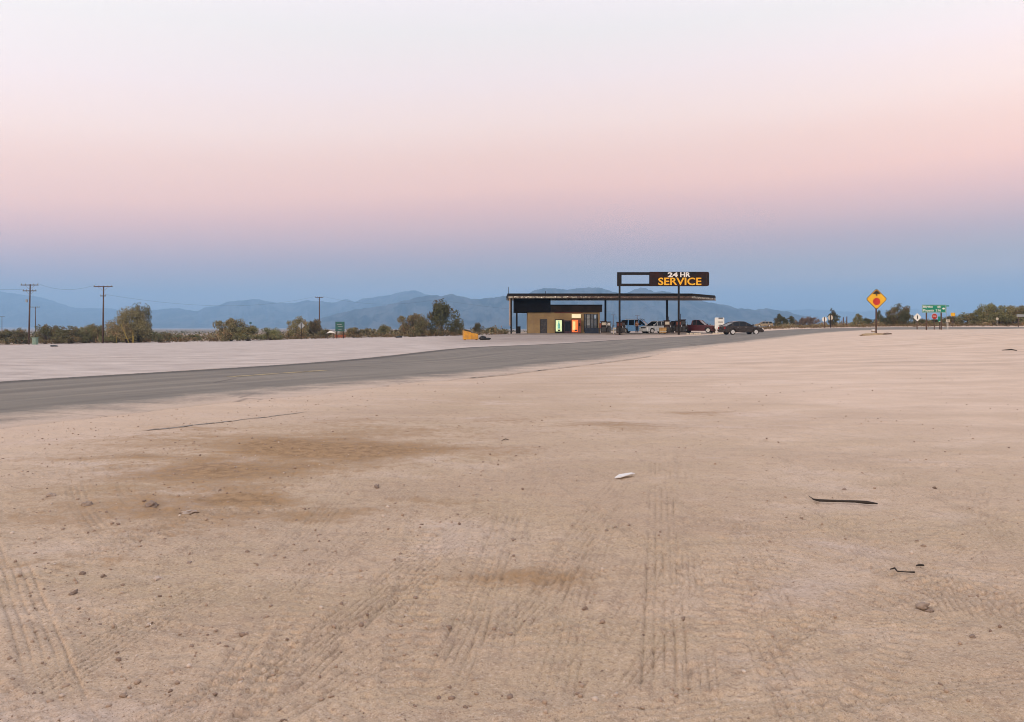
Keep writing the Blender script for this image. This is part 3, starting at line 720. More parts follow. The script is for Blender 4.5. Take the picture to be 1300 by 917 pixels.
RG = 'shrubs beyond the road on the right'
bush('evergreen', 991, 414.5, 170, 24, 397, 'dark pointed evergreen tree right of the tan parked wagon', 0, None, 'evergreens beyond the road')
bush('evergreen', 1004, 414.5, 172, 26, 402, 'lower dark evergreen tree on the right flank of the pointed one', 1, None, 'evergreens beyond the road')
bush('column', 1056, 414.3, 160, 12, 391, 'tall narrow dark cypress behind the two pale roadside signs', 0, None, 'evergreens beyond the road')
bush('column', 1061, 414.3, 162, 12, 399, 'shorter dark cypress just right of the tall narrow one', 1, None, 'evergreens beyond the road')
for a in [
    ('twig', 1030, 414.5, 160, 28, 401, 'bare reddish twiggy shrub left of the two pale roadside signs', None),
    ('twig', 1018, 414.5, 165, 18, 405, 'small bare twiggy shrub between the evergreens and the reddish one', None),
    ('evergreen', 1089, 414.5, 145, 24, 399, 'blue-green pointed shrub left of the yellow diamond sign', 'greenl'),
    ('mound', 1101, 414.5, 146, 20, 405, 'low shrub touching the left side of the yellow sign post', 'dark'),
    ('evergreen', 1116, 414.5, 146, 16, 395, 'dark upright shrub directly right of the yellow sign post', 'dark'),
    ('mound', 1128, 414.5, 142, 26, 401, 'dark dense shrub between the yellow diamond sign and the tall bush', 'dark'),
    ('creosote', 1142, 414.5, 142, 38, 387, 'tall bushy olive shrub left of the small white diamond sign', 'greenl'),
    ('mound', 1150, 414.5, 140, 24, 398, 'dense shrub at the right foot of the tall bushy olive one', 'dark'),
    ('mound', 1170, 414.3, 146, 30, 405, 'low shrub behind the small white diamond sign', 'greenl'),
    ('mound', 1189, 414.3, 148, 26, 406, 'low dark shrub behind the red stop sign', 'dark'),
    ('mound', 1208, 414.2, 144, 28, 402, 'shrub behind the small square white sign', 'greenl'),
    ('mound', 1228, 414, 142, 34, 399, 'broad olive shrub right of the small orange-yellow sign', 'greenl'),
    ('creosote', 1243, 414, 146, 26, 393, 'airy shrub left of the biggest right-hand bush', 'greenl'),
    ('creosote', 1258, 413.8, 140, 40, 384, 'biggest olive bush on the right with a spiky top', 'greenl'),
    ('mound', 1268, 413.8, 139, 44, 396, 'dense mound shrub below the biggest right-hand bush', 'greenl'),
    ('creosote', 1286, 413.6, 141, 40, 387, 'tall olive bush near the right edge of the photo', 'olive'),
    ('mound', 1302, 413.4, 140, 40, 389, 'rounded olive bush cut by the right edge of the photo', 'greenl')]:
    bush(a[0], a[1], a[2], a[3], a[4], a[5], a[6], matk=a[7], group=RG)

def scrub(name, label, n, dfun, matk, seed, hmin, hmax, per=22):
    g = np.random.default_rng(seed); cx = []; rr = []
    P = np.array([dfun(g) for _ in range(n)])
    X = (P[:, 0] - CX) / F * P[:, 1]; Y = P[:, 1]; Z = H(X, Y)
    hh = g.uniform(hmin, hmax, n)
    cent = np.stack([X, Y, Z + hh * .45], 1); N = n * per; ci = np.repeat(np.arange(n), per)
    d = g.normal(size=(N, 3)) * .5; p = cent[ci] + d * np.stack([hh[ci] * 1.1, hh[ci] * 1.1, hh[ci] * .5], 1)
    p[:, 2] = np.maximum(p[:, 2], Z[ci] + .02)
    a = g.normal(size=(N, 3)); a[:, 2] += .6; a /= np.linalg.norm(a, axis=1)[:, None]; b = np.cross(a, g.normal(size=(N, 3))); b /= np.linalg.norm(b, axis=1)[:, None]
    s = hh[ci] * g.uniform(.25, .55, N); a *= s[:, None]; b *= s[:, None] * .5
    V = np.stack([p - a * .5, p + b * .5, p + a * .5, p - b * .5], 1).reshape(-1, 3)
    o = npmesh(name, V, np.arange(N * 4).reshape(-1, 4), M[matk], uvattr={'tint': np.repeat(np.clip(g.random(n)[ci] * .7 + g.random(N) * .4, 0, 1), 4)})
    tag(o, label, None, None, 'stuff')
scrub('dry_scrub', 'low dry brown desert scrub beyond the gravel lot', 800, lambda g: (g.uniform(-120, 640), 136 + 60 * g.random() ** 1.5), 'dry', 5, .35, 1.0)
scrub('green_scrub', 'low olive desert scrub beyond the gravel lot', 700, lambda g: (g.uniform(-120, 640), 139 + 90 * g.random() ** 1.3), 'olive', 6, .4, 1.4)
scrub('plain_scrub', 'scattered dark scrub over the distant plain', 2600, lambda g: (g.uniform(-300, 1000), 220 + 1100 * g.random() ** 1.4), 'dark', 7, .5, 1.8, 10)
scrub('dry_grass', 'dry tan grass bank beyond the road on the right', 1200, lambda g: (g.uniform(945, 1420), 124 + 60 * g.random() ** 1.2), 'dry', 8, .15, .6)
scrub('roadside_scrub', 'olive brush below the trees beyond the road', 500, lambda g: (g.uniform(985, 1420), 134 + 70 * g.random()), 'olive', 9, .3, 1.1)

# ------------------------------------------------------------------ utility poles
def pole(px, D, top_y, arms, label, group='wooden utility poles', lean=0, r=.15):
    loc = G(px, D); Ht = EYE + (HY - top_y) / F * D - loc[2]
    t = thing('utility_pole', label, 'utility pole', loc, 0, group)
    MB().tube([(0, 0, -.5), (lean * .5, 0, Ht * .5), (lean, 0, Ht)], [r, r * .85, r * .65], 10).build('pole', M['wood'], t, smooth=True)
    out = []
    for dz, w in arms:
        z = Ht - dz
        MB().box(lean - w / 2, lean + w / 2, -.22, -.12, z - .07, z + .07).build('crossarm', M['wood'], t)
        for k in (-1, -.5, .5, 1):
            if w > 1.2 or abs(k) == 1:
                MB().lathe([(.03, 0), (.06, .05), (.05, .12), (.06, .16), (.02, .2)], 8, (lean + k * w * .46, -.17, z + .07)).build('insulator', M['signback'], t)
        out.append((loc[0] + lean, loc[1] - .17, loc[2] + z + .26, w))
        if w > 1.5: MB().tube([(lean - w * .3, -.1, z - .02), (lean, -.1, z - .75)], .025, 4).tube([(lean + w * .3, -.1, z - .02), (lean, -.1, z - .75)], .025, 4).build('arm_brace', M['signback'], t)
    return out, t
p1, t1 = pole(36.5, 135, 361, [(.15, 3.0), (1.15, 2.3)], 'utility pole with two crossarms at far left, beside the pale green cabinet', lean=.25)
MB().lathe([(.0, 0), (.16, .02), (.17, .5), (.0, .55)], 10, (-.3, -.1, 7.2)).build('transformer', M['signback'], t1)
p2, t2 = pole(130.5, 135, 363, [(.15, 3.2), (1.75, .9)], 'utility pole with one wide crossarm left of the leaning mesquite tree', lean=.15)
p0, _ = pole(45, 262, 389.5, [(.15, 3.2)], 'distant smaller utility pole just right of the two-armed one')
pm, _ = pole(2.5, 430, 401.5, [(.15, 3.2)], 'farthest tiny utility pole at the left edge of the photo')
p3, _ = pole(405.5, 206, 377, [(.15, 2.1)], 'thin utility pole left of the green highway board', r=.17)
p4, _ = pole(553.5, 206, 381, [(.15, .6)], 'utility pole rising out of the dark desert tree left of the gas station')
p5, _ = pole(778.5, 420, 399.5, [(.15, 2.4)], 'distant utility pole seen under the canopy left of the sign post', r=.2)
p6, _ = pole(809, 430, 400.5, [(.15, 2.4)], 'distant utility pole seen under the canopy above the blue van', r=.2)
def wire(a, b, ka, kb, sag, label):
    A = (a[0] + ka * a[3] * .46, a[1], a[2]); B = (b[0] + kb * b[3] * .46, b[1], b[2])
    pts = [(A[0] + (B[0] - A[0]) * k / 16, A[1] + (B[1] - A[1]) * k / 16, A[2] + (B[2] - A[2]) * k / 16 - sag * 4 * (k / 16) * (1 - k / 16)) for k in range(17)]
    o = MB().tube(pts, .010, 4).build('power_line', M['blk']); tag(o, label, 'power line', 'power lines')
off = (-60.0 - 135 * .9, 120, 8.5, 3.0)
wire(p1[0], p2[0], 1, -1, .9, 'sagging wire between the two tall poles on the left')
wire(p2[1], p3[0], 1, -1, 2.2, 'long wire from the single-armed pole to the thin pole by the green board')
wire(p3[0], p4[0], 1, 0, 1.6, 'wire from the thin pole to the pole in the dark tree')
wire(off, p1[1], 1, -1, .9, 'wire running out of the photo left of the two-armed pole')
wire(p4[0], (60, 330, 9, 0), 1, 0, 3, 'wire running right from the pole in the dark tree behind the station')

# yellow guy wire guards by the tree
for (pxa, ya, pxb, yb, lab) in [(164.5, 436.0, 153.5, 412, 'leaning yellow guy wire guard in front of the mesquite tree'), (168.5, 435.8, 168.8, 421, 'upright yellow marker post right of the leaning guy guard')]:
    D = 133.5; g0 = G(pxa, D); z1 = EYE + (HY - yb) / F * D; x1 = (pxb - CX) / F * D
    o = MB().tube([(g0[0], D, g0[2] - .2), (x1, D, z1)], .045, 6).build('guy_guard' if 'guy wire' in lab else 'marker_post', M['guard'])
    tag(o, lab, 'guy guard' if 'guy wire' in lab else 'marker post')
D = 134; g0 = G(148, D); g1 = G(170, D)
tg = thing('pipe_gate', 'low drooping yellow pipe gate before the mesquite tree', 'gate', g0)
MB().tube([(0, 0, 1.15), (1.1, 0, .75), (2.0, 0, .85), (2.9, 0, 1.15)], .035, 6).build('rail', M['guard'], tg)
MB().tube([(0, 0, -.1), (0, 0, 1.2)], .035, 6).build('post', M['guard'], tg)
MB().tube([(2.9, 0, -.1), (2.9, 0, 1.2)], .035, 6).build('post', M['guard'], tg)

c0 = G(44.5, 132)
tc_ = thing('utility_cabinet', 'pale green utility cabinet beside the two-armed pole', 'cabinet', c0)
MB().box(-.36, .36, -.3, .3, -.05, 1.1).build('cabinet_body', M['greenbox'], tc_, bevel=.03)
MB().box(-.42, .42, -.36, .36, 1.1, 1.18).build('lid', M['greenbox'], tc_, bevel=.02)
MB().box(-.1, .28, -.33, -.302, .3, .95).build('door', M['greenbox'], tc_, bevel=.008)

# ------------------------------------------------------------------ text
def text_mesh(name, body, mat_, x0, x1, z0, z1, y, parent, thick=.03, bold=.0, face=-1):
    cu = bpy.data.curves.new(name, 'FONT'); cu.body = body; cu.extrude = .02; cu.offset = bold; cu.resolution_u = 3
    ob = bpy.data.objects.new('tmp', cu); COL.objects.link(ob)
    bpy.context.view_layer.update()
    me = bpy.data.meshes.new_from_object(ob.evaluated_get(bpy.context.evaluated_depsgraph_get()))
    bpy.data.objects.remove(ob)
    n = len(me.vertices); co = np.empty(n * 3); me.vertices.foreach_get('co', co); co = co.reshape(-1, 3)
    mn = co.min(0); mx = co.max(0)
    X = x0 + (co[:, 0] - mn[0]) / (mx[0] - mn[0]) * (x1 - x0); Z = z0 + (co[:, 1] - mn[1]) / (mx[1] - mn[1]) * (z1 - z0)
    Yv = y + (co[:, 2] - mn[2]) / (mx[2] - mn[2]) * (-thick)
    me.vertices.foreach_set('co', np.stack([X, Yv, Z], 1).ravel()); me.update(); me.materials.clear(); me.materials.append(mat_); me.name = name
    o = bpy.data.objects.new(name, me); COL.objects.link(o); o.parent = parent
    return o

# ------------------------------------------------------------------ service sign
D0 = 106.0
def wx(px, D=D0): return (px - CX) / F * D
def wz(py, D=D0): return EYE + (HY - py) / F * D
zg = Hs(wx(825), D0)
ts = thing('roadside_sign', 'tall dark billboard sign reading 24 HR SERVICE above the canopy', 'sign', (0, D0 - 6.2, 0))
DS = D0 - 6.2
sx = lambda p: wx(p, DS); sz = lambda p: wz(p, DS)
for p in (787, 862.3):
    MB().box(sx(p) - .11, sx(p) + .11, -.11 + .3, .11 + .3, Hs(sx(p), DS) - .3, sz(362)).build('post', M['black'], ts)
fr = MB()
fr.box(sx(784), sx(900.3) - 0.25, .1, .5, sz(349.0), sz(345.6)); fr.box(sx(784), sx(900.3) - .25, .1, .5, sz(363.3), sz(360.2))
fr.box(sx(784), sx(789.3), .101, .499, sz(360.2), sz(349.0)); fr.box(sx(825), sx(830), .101, .499, sz(360.2), sz(349.0))
fr.build('frame', M['black'], ts)
r = .22; a, b_, c_, d_ = sx(825.2), sx(900.3), sz(363.3), sz(345.2)
poly = [(a, c_), (b_ - r, c_), (b_ - .06, c_ + .06), (b_, c_ + r), (b_, d_ - r), (b_ - .06, d_ - .06), (b_ - r, d_), (a, d_)]
MB().prism(poly, .0, .56).build('panel', M['signboard'], ts)
MB().box(b_ - .42, b_ - .34, -.03, -.003, c_ + .1, d_ - .1).build('trim', M['rust'], ts)
text_mesh('lettering', '24', M['letter_white'], sx(847.6), sx(860.6), sz(352.0), sz(345.9), -.002, ts, bold=.035)
text_mesh('lettering', 'HR', M['letter_white'], sx(863.4), sx(876.6), sz(352.0), sz(345.9), -.002, ts, bold=.035)
text_mesh('lettering', 'SERVICE', M['letter_amber'], sx(835.6), sx(890.4), sz(362.2), sz(352.6), -.002, ts, bold=.022)

# ------------------------------------------------------------------ canopy and station
DC = 104.0
tcn = thing('gas_station_canopy', 'long flat weathered canopy with peeling fascia over the fuel pumps', 'canopy', (0, 0, 0))
cx = lambda p: wx(p, DC); cz = lambda p: wz(p, DC)
zt, zb = cz(373.0), cz(378.0)
xa = cx(645)
plan = [(xa, DC), (cx(878), DC), (28.6, 111.2), (30.2, 116.9), (xa - .3, 116.9)]
def grow(poly, d):
    c = np.mean(poly, 0); return [(x + d * np.sign(x - c[0]), y + d * np.sign(y - c[1])) for x, y in poly]
MB().prism(plan, zb + .06, zt, 'xy').build('roof', M['black'], tcn)
MB().prism(grow(plan, .06), zt - .09, zt + .03, 'xy').build('roof_edge', M['black'], tcn)
MB().prism(grow(plan, -.05), zb, zb + .058, 'xy').build('soffit', M['fascia'], tcn)
for (q0, q1) in zip(plan[:3], plan[1:4]):
    L_ = math.hypot(q1[0] - q0[0], q1[1] - q0[1]); an = math.atan2(q1[1] - q0[1], q1[0] - q0[0])
    MB().box(.0, L_, -.05, -.004, zb - .07, zb + .17).build('fascia', M['fascia'], tcn, loc=(q0[0], q0[1], 0), rz=an)
for p, DD, w in [(768.6, DC + 10, .13), (846.8, DC + 10, .13), (649.0, DC + 1.5, .11)]:
    X = wx(p, DD); MB().box(X - w, X + w, DD - w, DD + w, Hs(X, DD) - .3, zb + .03).build('support_post', M['black'], tcn)
MB().box(cx(645.6) - .03, cx(645.6) + .03, DC - .16, DC - .1, zt - .1, cz(364.5)).build('vent_pipe', M['black'], tcn)
MB().box(cx(693) - .03, cx(693) + .03, DC + 1, DC + 1.06, zt - .1, cz(369.5)).build('vent_pipe', M['black'], tcn)
# thin tan tube at the left post, lit tone put into its colour
X = wx(647.3, DC + .4); MB().tube([(X, DC + .4, Hs(X, DC + .4) + 1.2), (X, DC + .4, zb + .03)], .06, 8).build('lit_post_strip', mat('lit_post_tan', (.6, .36, .16), .7), tcn)

DB = 107.5                                # front wall of the shop
bx = lambda p: wx(p, DB); bz = lambda p: wz(p, DB)
g_ = Hs(bx(710), DB); base = g_ - .2
tb = thing('gas_station_shop', 'low tan gas station shop with dark roof band under the canopy', 'building', (0, 0, 0))
# walls as pieces so that door and windows are real openings
x0, x1 = bx(670), bx(761.5); yb = DB + 8
w = MB()
ztop = bz(396.2)
w.box(x0, bx(685.5), DB, DB + .2, base, ztop); w.box(bx(685.5), bx(694.8), DB + .001, DB + .2, bz(405), ztop - .001); w.box(bx(694.8), bx(741), DB, DB + .2, base, ztop)
w.box(x1 - .25, x1, DB, DB + .2, base, ztop); w.box(bx(741), x1 - .25, DB + .001, DB + .2, base, bz(421.5)); w.box(bx(741), x1 - .25, DB + .001, DB + .2, bz(398.6), ztop - .001)
w.box(x0, x0 + .2, DB + .2, yb - .2, base, ztop); w.box(x1 - .2, x1, DB + .2, yb - .2, base, ztop); w.box(x0, x1, yb - .2, yb, base, ztop)
w.build('wall', M['tanwall'], tb)
MB().box(bx(699), x1 + .25, DB - .5, yb + .3, ztop + .002, bz(387.3)).build('roof', M['ownwall'], tb)
MB().box(bx(699) - .02, x1 + .28, DB - .54, DB - .502, bz(388.4), bz(387.0)).build('roof_edge', M['soffit'], tb)
MB().box(bx(652), bx(699) - .03, DB - .5, yb, bz(396.6), zb - .004).build('garage_header', M['soffit'], tb)
MB().box(bx(703.8), bx(739.5), DB - .06, DB - .003, bz(397.4), bz(396.3)).build('wall_trim', M['redmetal'], tb)
MB().box(bx(686), bx(694.5), DB + .08, DB + .14, base + .25, bz(405.2)).build('door', M['blackpaint'], tb)
wn = MB(); wn.box(bx(741) + .05, x1 - .3, DB + .1, DB + .13, bz(421.4), bz(398.8)); win = wn.build('window', M['paleglass'], tb)
mu = MB()
for p in (741.3, 744, 749, 753.5, 757.5): mu.box(bx(p), bx(p) + .09, DB + .03, DB + .12, bz(421.4), bz(398.8))
mu.box(bx(741), x1 - .3, DB + .02, DB + .09, bz(405.4), bz(404.8)); mu.box(bx(741), x1 - .3, DB + .02, DB + .09, bz(415.6), bz(415.0)); mu.build('frame', M['black'], win)
MB().box(bx(744.5), bx(748.8), DB + .06, DB + .098, bz(413), bz(400)).build('poster', M['signback'], tb)
MB().box(bx(753.8), bx(757), DB + .06, DB + .098, bz(404.6), bz(400)).build('poster', mat('pale_blue_poster', (.45, .6, .75), .6), tb)
MB().box(bx(742), bx(760), DB - .12, DB - .003, base, bz(416.5)).build('wainscot', mat('dark_blue_boards', (.035, .045, .07), .8), tb)
# post of the open bay on the left
MB().box(bx(656) - .12, bx(656) + .12, DB - .2, DB + .04, base, bz(396.7)).build('bay_post', M['black'], tb)
MB().box(bx(657), bx(661), DB + 1, DB + 3, base, base + 1.25).build('stacked_drums', M['black'], tb)

# forecourt slab
fc = MB(); X0, X1 = wx(645, 103), wx(905, 103)
ptsf = []; nx = 40
top = []; 
for j, yy in enumerate((101.2, 101.35, 108, 118)):
    for i in range(nx + 1):
        xx = X0 + (X1 - X0) * i / nx; top.append((xx, yy, Hs(xx, yy) + (.02 if j == 0 else .12)))
low = [(x, y - .01, z - .35) for x, y, z in top[:nx + 1]]
fcs = [(j * (nx + 1) + i, j * (nx + 1) + i + 1, (j + 1) * (nx + 1) + i + 1, (j + 1) * (nx + 1) + i) for j in range(3) for i in range(nx)]
fc.add(top, fcs); n0 = len(fc.v); fc.add(top[:nx + 1] + low, [(i, i + 1, nx + 2 + i, nx + 1 + i) for i in range(nx)])
tag(fc.build('forecourt', M['concrete']), 'worn concrete forecourt slab under the canopy', None, None, 'structure')
def SL(X, Y): return Hs(X, Y) + .12

# vending machines (their fronts are lit)
def vending(px0, px1, top, name, label, body, kindv):
    Dv = DB - 1.0; xa_, xb_ = wx(px0, Dv), wx(px1, Dv); z0 = SL((xa_ + xb_) / 2, Dv); z1 = wz(top, Dv)
    t = thing(name, label, 'vending machine', ((xa_ + xb_) / 2, Dv, z0)); hw = (xb_ - xa_) / 2; h = z1 - z0
    MB().box(-hw, hw, 0, .85, .05, h).build('cabinet', body, t, bevel=.03)
    MB().box(-hw + .03, hw - .03, .05, .8, -.02, .05).build('plinth', M['black'], t)
    if kindv == 0:
        gl = (.62, .80, .42)
        MB().box(-hw + .08, hw * .55, -.03, -.003, .25, h - .12).build('lit_panel', mat('lit_green_yellow', (.6, .7, .4), .3, emit=(.62, .76, .42), est=.8), t)
        MB().lathe([(.0, .0), (.16, .02), (.16, .55), (.06, .85), (.06, 1.0), (.0, 1.02)], 12, (-.08, -.03, .62)).build('bottle_picture', mat('lit_teal', (.1, .3, .25), .3, emit=(.10, .34, .28), est=.8), t)
    else:
        MB().box(-hw + .05, hw * .3, -.03, -.003, .2, h - .1).build('lit_panel', mat('lit_orange_red', (.8, .2, .05), .3, emit=(1.0, .17, .04), est=.85), t)
        MB().box(-hw + .14, -hw * .2, -.05, -.032, .45, h - .3).build('lit_stripe', mat('lit_pale_orange', (.9, .6, .3), .3, emit=(1.0, .48, .16), est=.95), t)
    MB().box(hw * .5, hw - .08, -.02, -.003, h * .5, h * .72).build('coin_panel', M['black'], t)
    MB().box(-hw * .35, hw * .2, -.06, -.032, .3, .5).build('dispenser_slot', M['blk'], t)
    return t
vending(704.8, 715.6, 405.6, 'vending_machine', 'vending machine with lit green and yellow front near the shop door', M['black'], 0)
vending(725.6, 737.6, 405.4, 'vending_machine', 'vending machine with glowing orange and red front below the lit cream sign', M['redmetal'], 1)
Dv = DB - .3; o = MB().box(wx(726, Dv), wx(737.3, Dv), Dv - .1, DB - .01, wz(403.8, Dv), wz(399, Dv)).build('wall_sign', mat('lit_cream_sign', (.8, .75, .55), .4, emit=(.90, .72, .42), est=.7), bevel=.02)
tag(o, 'small lit cream sign box on the shop wall above the orange vending machine', 'sign')
Dv = DB - 1.0; tt_ = thing('ice_chest', 'dark cabinet standing between the two vending machines', 'cabinet', (wx(720.5, Dv), Dv, SL(wx(720.5, Dv), Dv)))
MB().box(-.42, .42, 0, .7, .04, 1.75).build('cabinet_body', mat('dark_maroon_cabinet', (.05, .02, .035), .5), tt_, bevel=.03)
MB().box(-.36, .36, -.03, -.002, .3, 1.6).build('door', M['glass'], tt_)

# fuel pumps
def pump(px, D, label, body, face, hgt=1.5, rz=0, mast=True):
    X = wx(px, D); t = thing('fuel_pump', label, 'fuel pump', (X, D, SL(X, D)), rz, 'old fuel pumps under the canopy')
    MB().box(-.48, .48, -.42, .42, -.1, .12).build('island', M['concrete'], t, bevel=.03)
    MB().prism([(-.36, .12), (.36, .12), (.36, hgt * .62), (.33, hgt * .68), (.33, hgt), (-.33, hgt), (-.33, hgt * .68), (-.36, hgt * .62)], -.24, .24).build('cabinet', body, t, bevel=.02)
    MB().box(-.28, .28, -.27, -.242, hgt * .72, hgt * .95).build('dial_face', face, t)
    MB().box(-.3, .3, -.26, -.242, .25, hgt * .55).build('lower_panel', M['pumpgrey'], t)
    MB().box(-.4, .4, -.27, .27, hgt + .002, hgt + .1).build('cap', M['rust'], t, bevel=.02)
    hz = [(.37, 0, hgt * .8), (.55, -.05, hgt * .9), (.62, -.1, hgt * .4), (.5, -.2, .3), (.42, -.2, hgt * .55)]
    MB().tube(hz, .025, 6).build('hose', M['rubber'], t)
    nz = MB().tube([(.37, -.16, hgt * .72), (.42, -.2, hgt * .55), (.4, -.26, hgt * .5)], [.035, .03, .018], 6).build('nozzle', M['chrome'], t)
    if mast: MB().tube([(-.28, .1, hgt + .1), (-.28, .1, hgt + .85)], [.045, .035], 6).build('hose_mast', M['black'], t)
    return t
pump(766.2, 105, 'fuel pump with cream dial left of the canopy post nearest the shop', M['black'], M['cream'], 1.55, .05, False)
pump(771.8, 105.3, 'fuel pump with a tall dark mast right of the canopy post nearest the shop', M['pumpgrey'], M['white'], 1.5, -.05)
pump(786.2, 100.9, 'rusty dark fuel pump at the foot of the left sign post', M['rust'], M['redmetal'], 1.45, 0, False)
pump(790.4, 105.5, 'dark fuel pump with mast right of the left sign post', M['black'], M['pumpgrey'], 1.5, 0)
pump(846.6, 103.6, 'fuel pump with pale cream face at the foot of the third canopy post', M['rust'], M['cream'], 1.65, 0, False)
pump(851.6, 105.4, 'grey fuel pump with mast in the middle of the right-hand island', M['pumpgrey'], M['rust'], 1.4, 0)
pump(861.0, 104.8, 'rusty brown fuel pump at the foot of the right sign post', M['rust'], M['redmetal'], 1.6, 0, False)
pump(866.8, 105, 'tall dark fuel pump with mast just right of the right sign post', M['black'], M['pumpgrey'], 1.75, 0)

# small things on the forecourt
Dq = 105.0; X = wx(763.6, Dq); tq = thing('oil_rack', 'faded red steel box on thin legs between the shop corner and the first pump', 'rack', (X, Dq, SL(X, Dq)))
MB().box(-.28, .28, -.2, .2, .75, 1.4).build('box', M['redmetal'], tq, bevel=.02)
for sx_ in (-.24, .24):
    for sy_ in (-.16, .16): MB().box(sx_ - .02, sx_ + .02, sy_ - .02, sy_ + .02, 0, .75).build('leg', M['black'], tq)
X = wx(780.8, 103); tq = thing('trestle', 'cream painted wooden trestle between the pumps', 'trestle', (X, 103, SL(X, 103)))
MB().box(-.27, .27, -.1, .1, .62, .80).build('beam', M['cream'], tq, bevel=.01)
for s in (-.22, .2): MB().prism([(s - .045, 0), (s + .045, 0), (s + .045, .62), (s - .045, .62)], -.09, .09).build('leg', M['cream'], tq)
X = wx(841.2, 102.6); tq = thing('crate', 'tan wooden crate before the pump island behind the silver car', 'crate', (X, 102.6, SL(X, 102.6)))
MB().box(-.42, .42, -.3, .3, .12, .80).build('box', M['tanwood'], tq, bevel=.015)
for zz in (.25, .48, .70): MB().box(-.45, .45, -.34, -.302, zz, zz + .09).build('slat', M['cream'] if zz == .25 else M['tanwood'], tq)
for s in (-.3, .3): MB().box(s - .08, s + .08, -.28, .28, 0, .12).build('skid', M['wood'], tq)
# white kerb blocks
for i, p in enumerate((873, 877.6, 882, 885.2, 888.6)):
    X = wx(p, 100.4); z = Hs(X, 100.4)
    o = MB().box(-.14 - .05 * (i % 2), .14 + .05 * (i % 2), -.1, .1, -.05, .2).build('kerb_block', M['cream'], bevel=.03, loc=(X, 100.4, z), rz=random.uniform(-.1, .1))
    tag(o, ['leftmost low cream kerb block before the dark red pickup', 'second low cream kerb block from the left before the dark red pickup', 'middle low cream kerb block before the dark red pickup', 'fourth low cream kerb block from the left before the dark red pickup', 'rightmost low cream kerb block, next to the front wheel of the dark red pickup'][i], 'kerb block', 'cream kerb blocks')
# price board
Dp = 101.0; X = wx(913.4, Dp); tq = thing('price_board', 'white upright price board between the red pickup and the dark sedan', 'sign', (X, Dp, Hs(X, Dp)))
MB().box(-.62, .62, -.12, .12, .62, wz(403.3, Dp) - Hs(X, Dp)).build('panel', M['signwhite'], tq, bevel=.12)
for s in (-.4, .35): MB().box(s - .06, s + .06, -.06, .06, -.2, .64).build('post', M['white'], tq)
for k, (zc, hw, hh) in enumerate([(2.0, .28, .07), (1.5, .3, .05), (1.1, .26, .05)]):
    MB().box(-hw + .12, hw + .12, -.135, -.122, zc - hh, zc + hh).build('printed_line', [M['blk'], M['rust'], M['pumpgrey']][k], tq)
MB().box(-.9, .7, -.3, .3, -.1, .12).build('base', M['cream'], tq, bevel=.03)
# bollards left of it
for i, p in enumerate((905.2, 907.0)):
    X = wx(p, 101.5); o = MB().lathe([(.07, -.1), (.07, .95), (.04, 1.02), (0.001, 1.03)], 10).build('bollard', M['rust'], loc=(X, 101.5, Hs(X, 101.5)), smooth=True)
    tag(o, ['left rusty bollard beside the white price board', 'right rusty bollard beside the white price board'][i], 'bollard', 'rusty bollards by the price board')

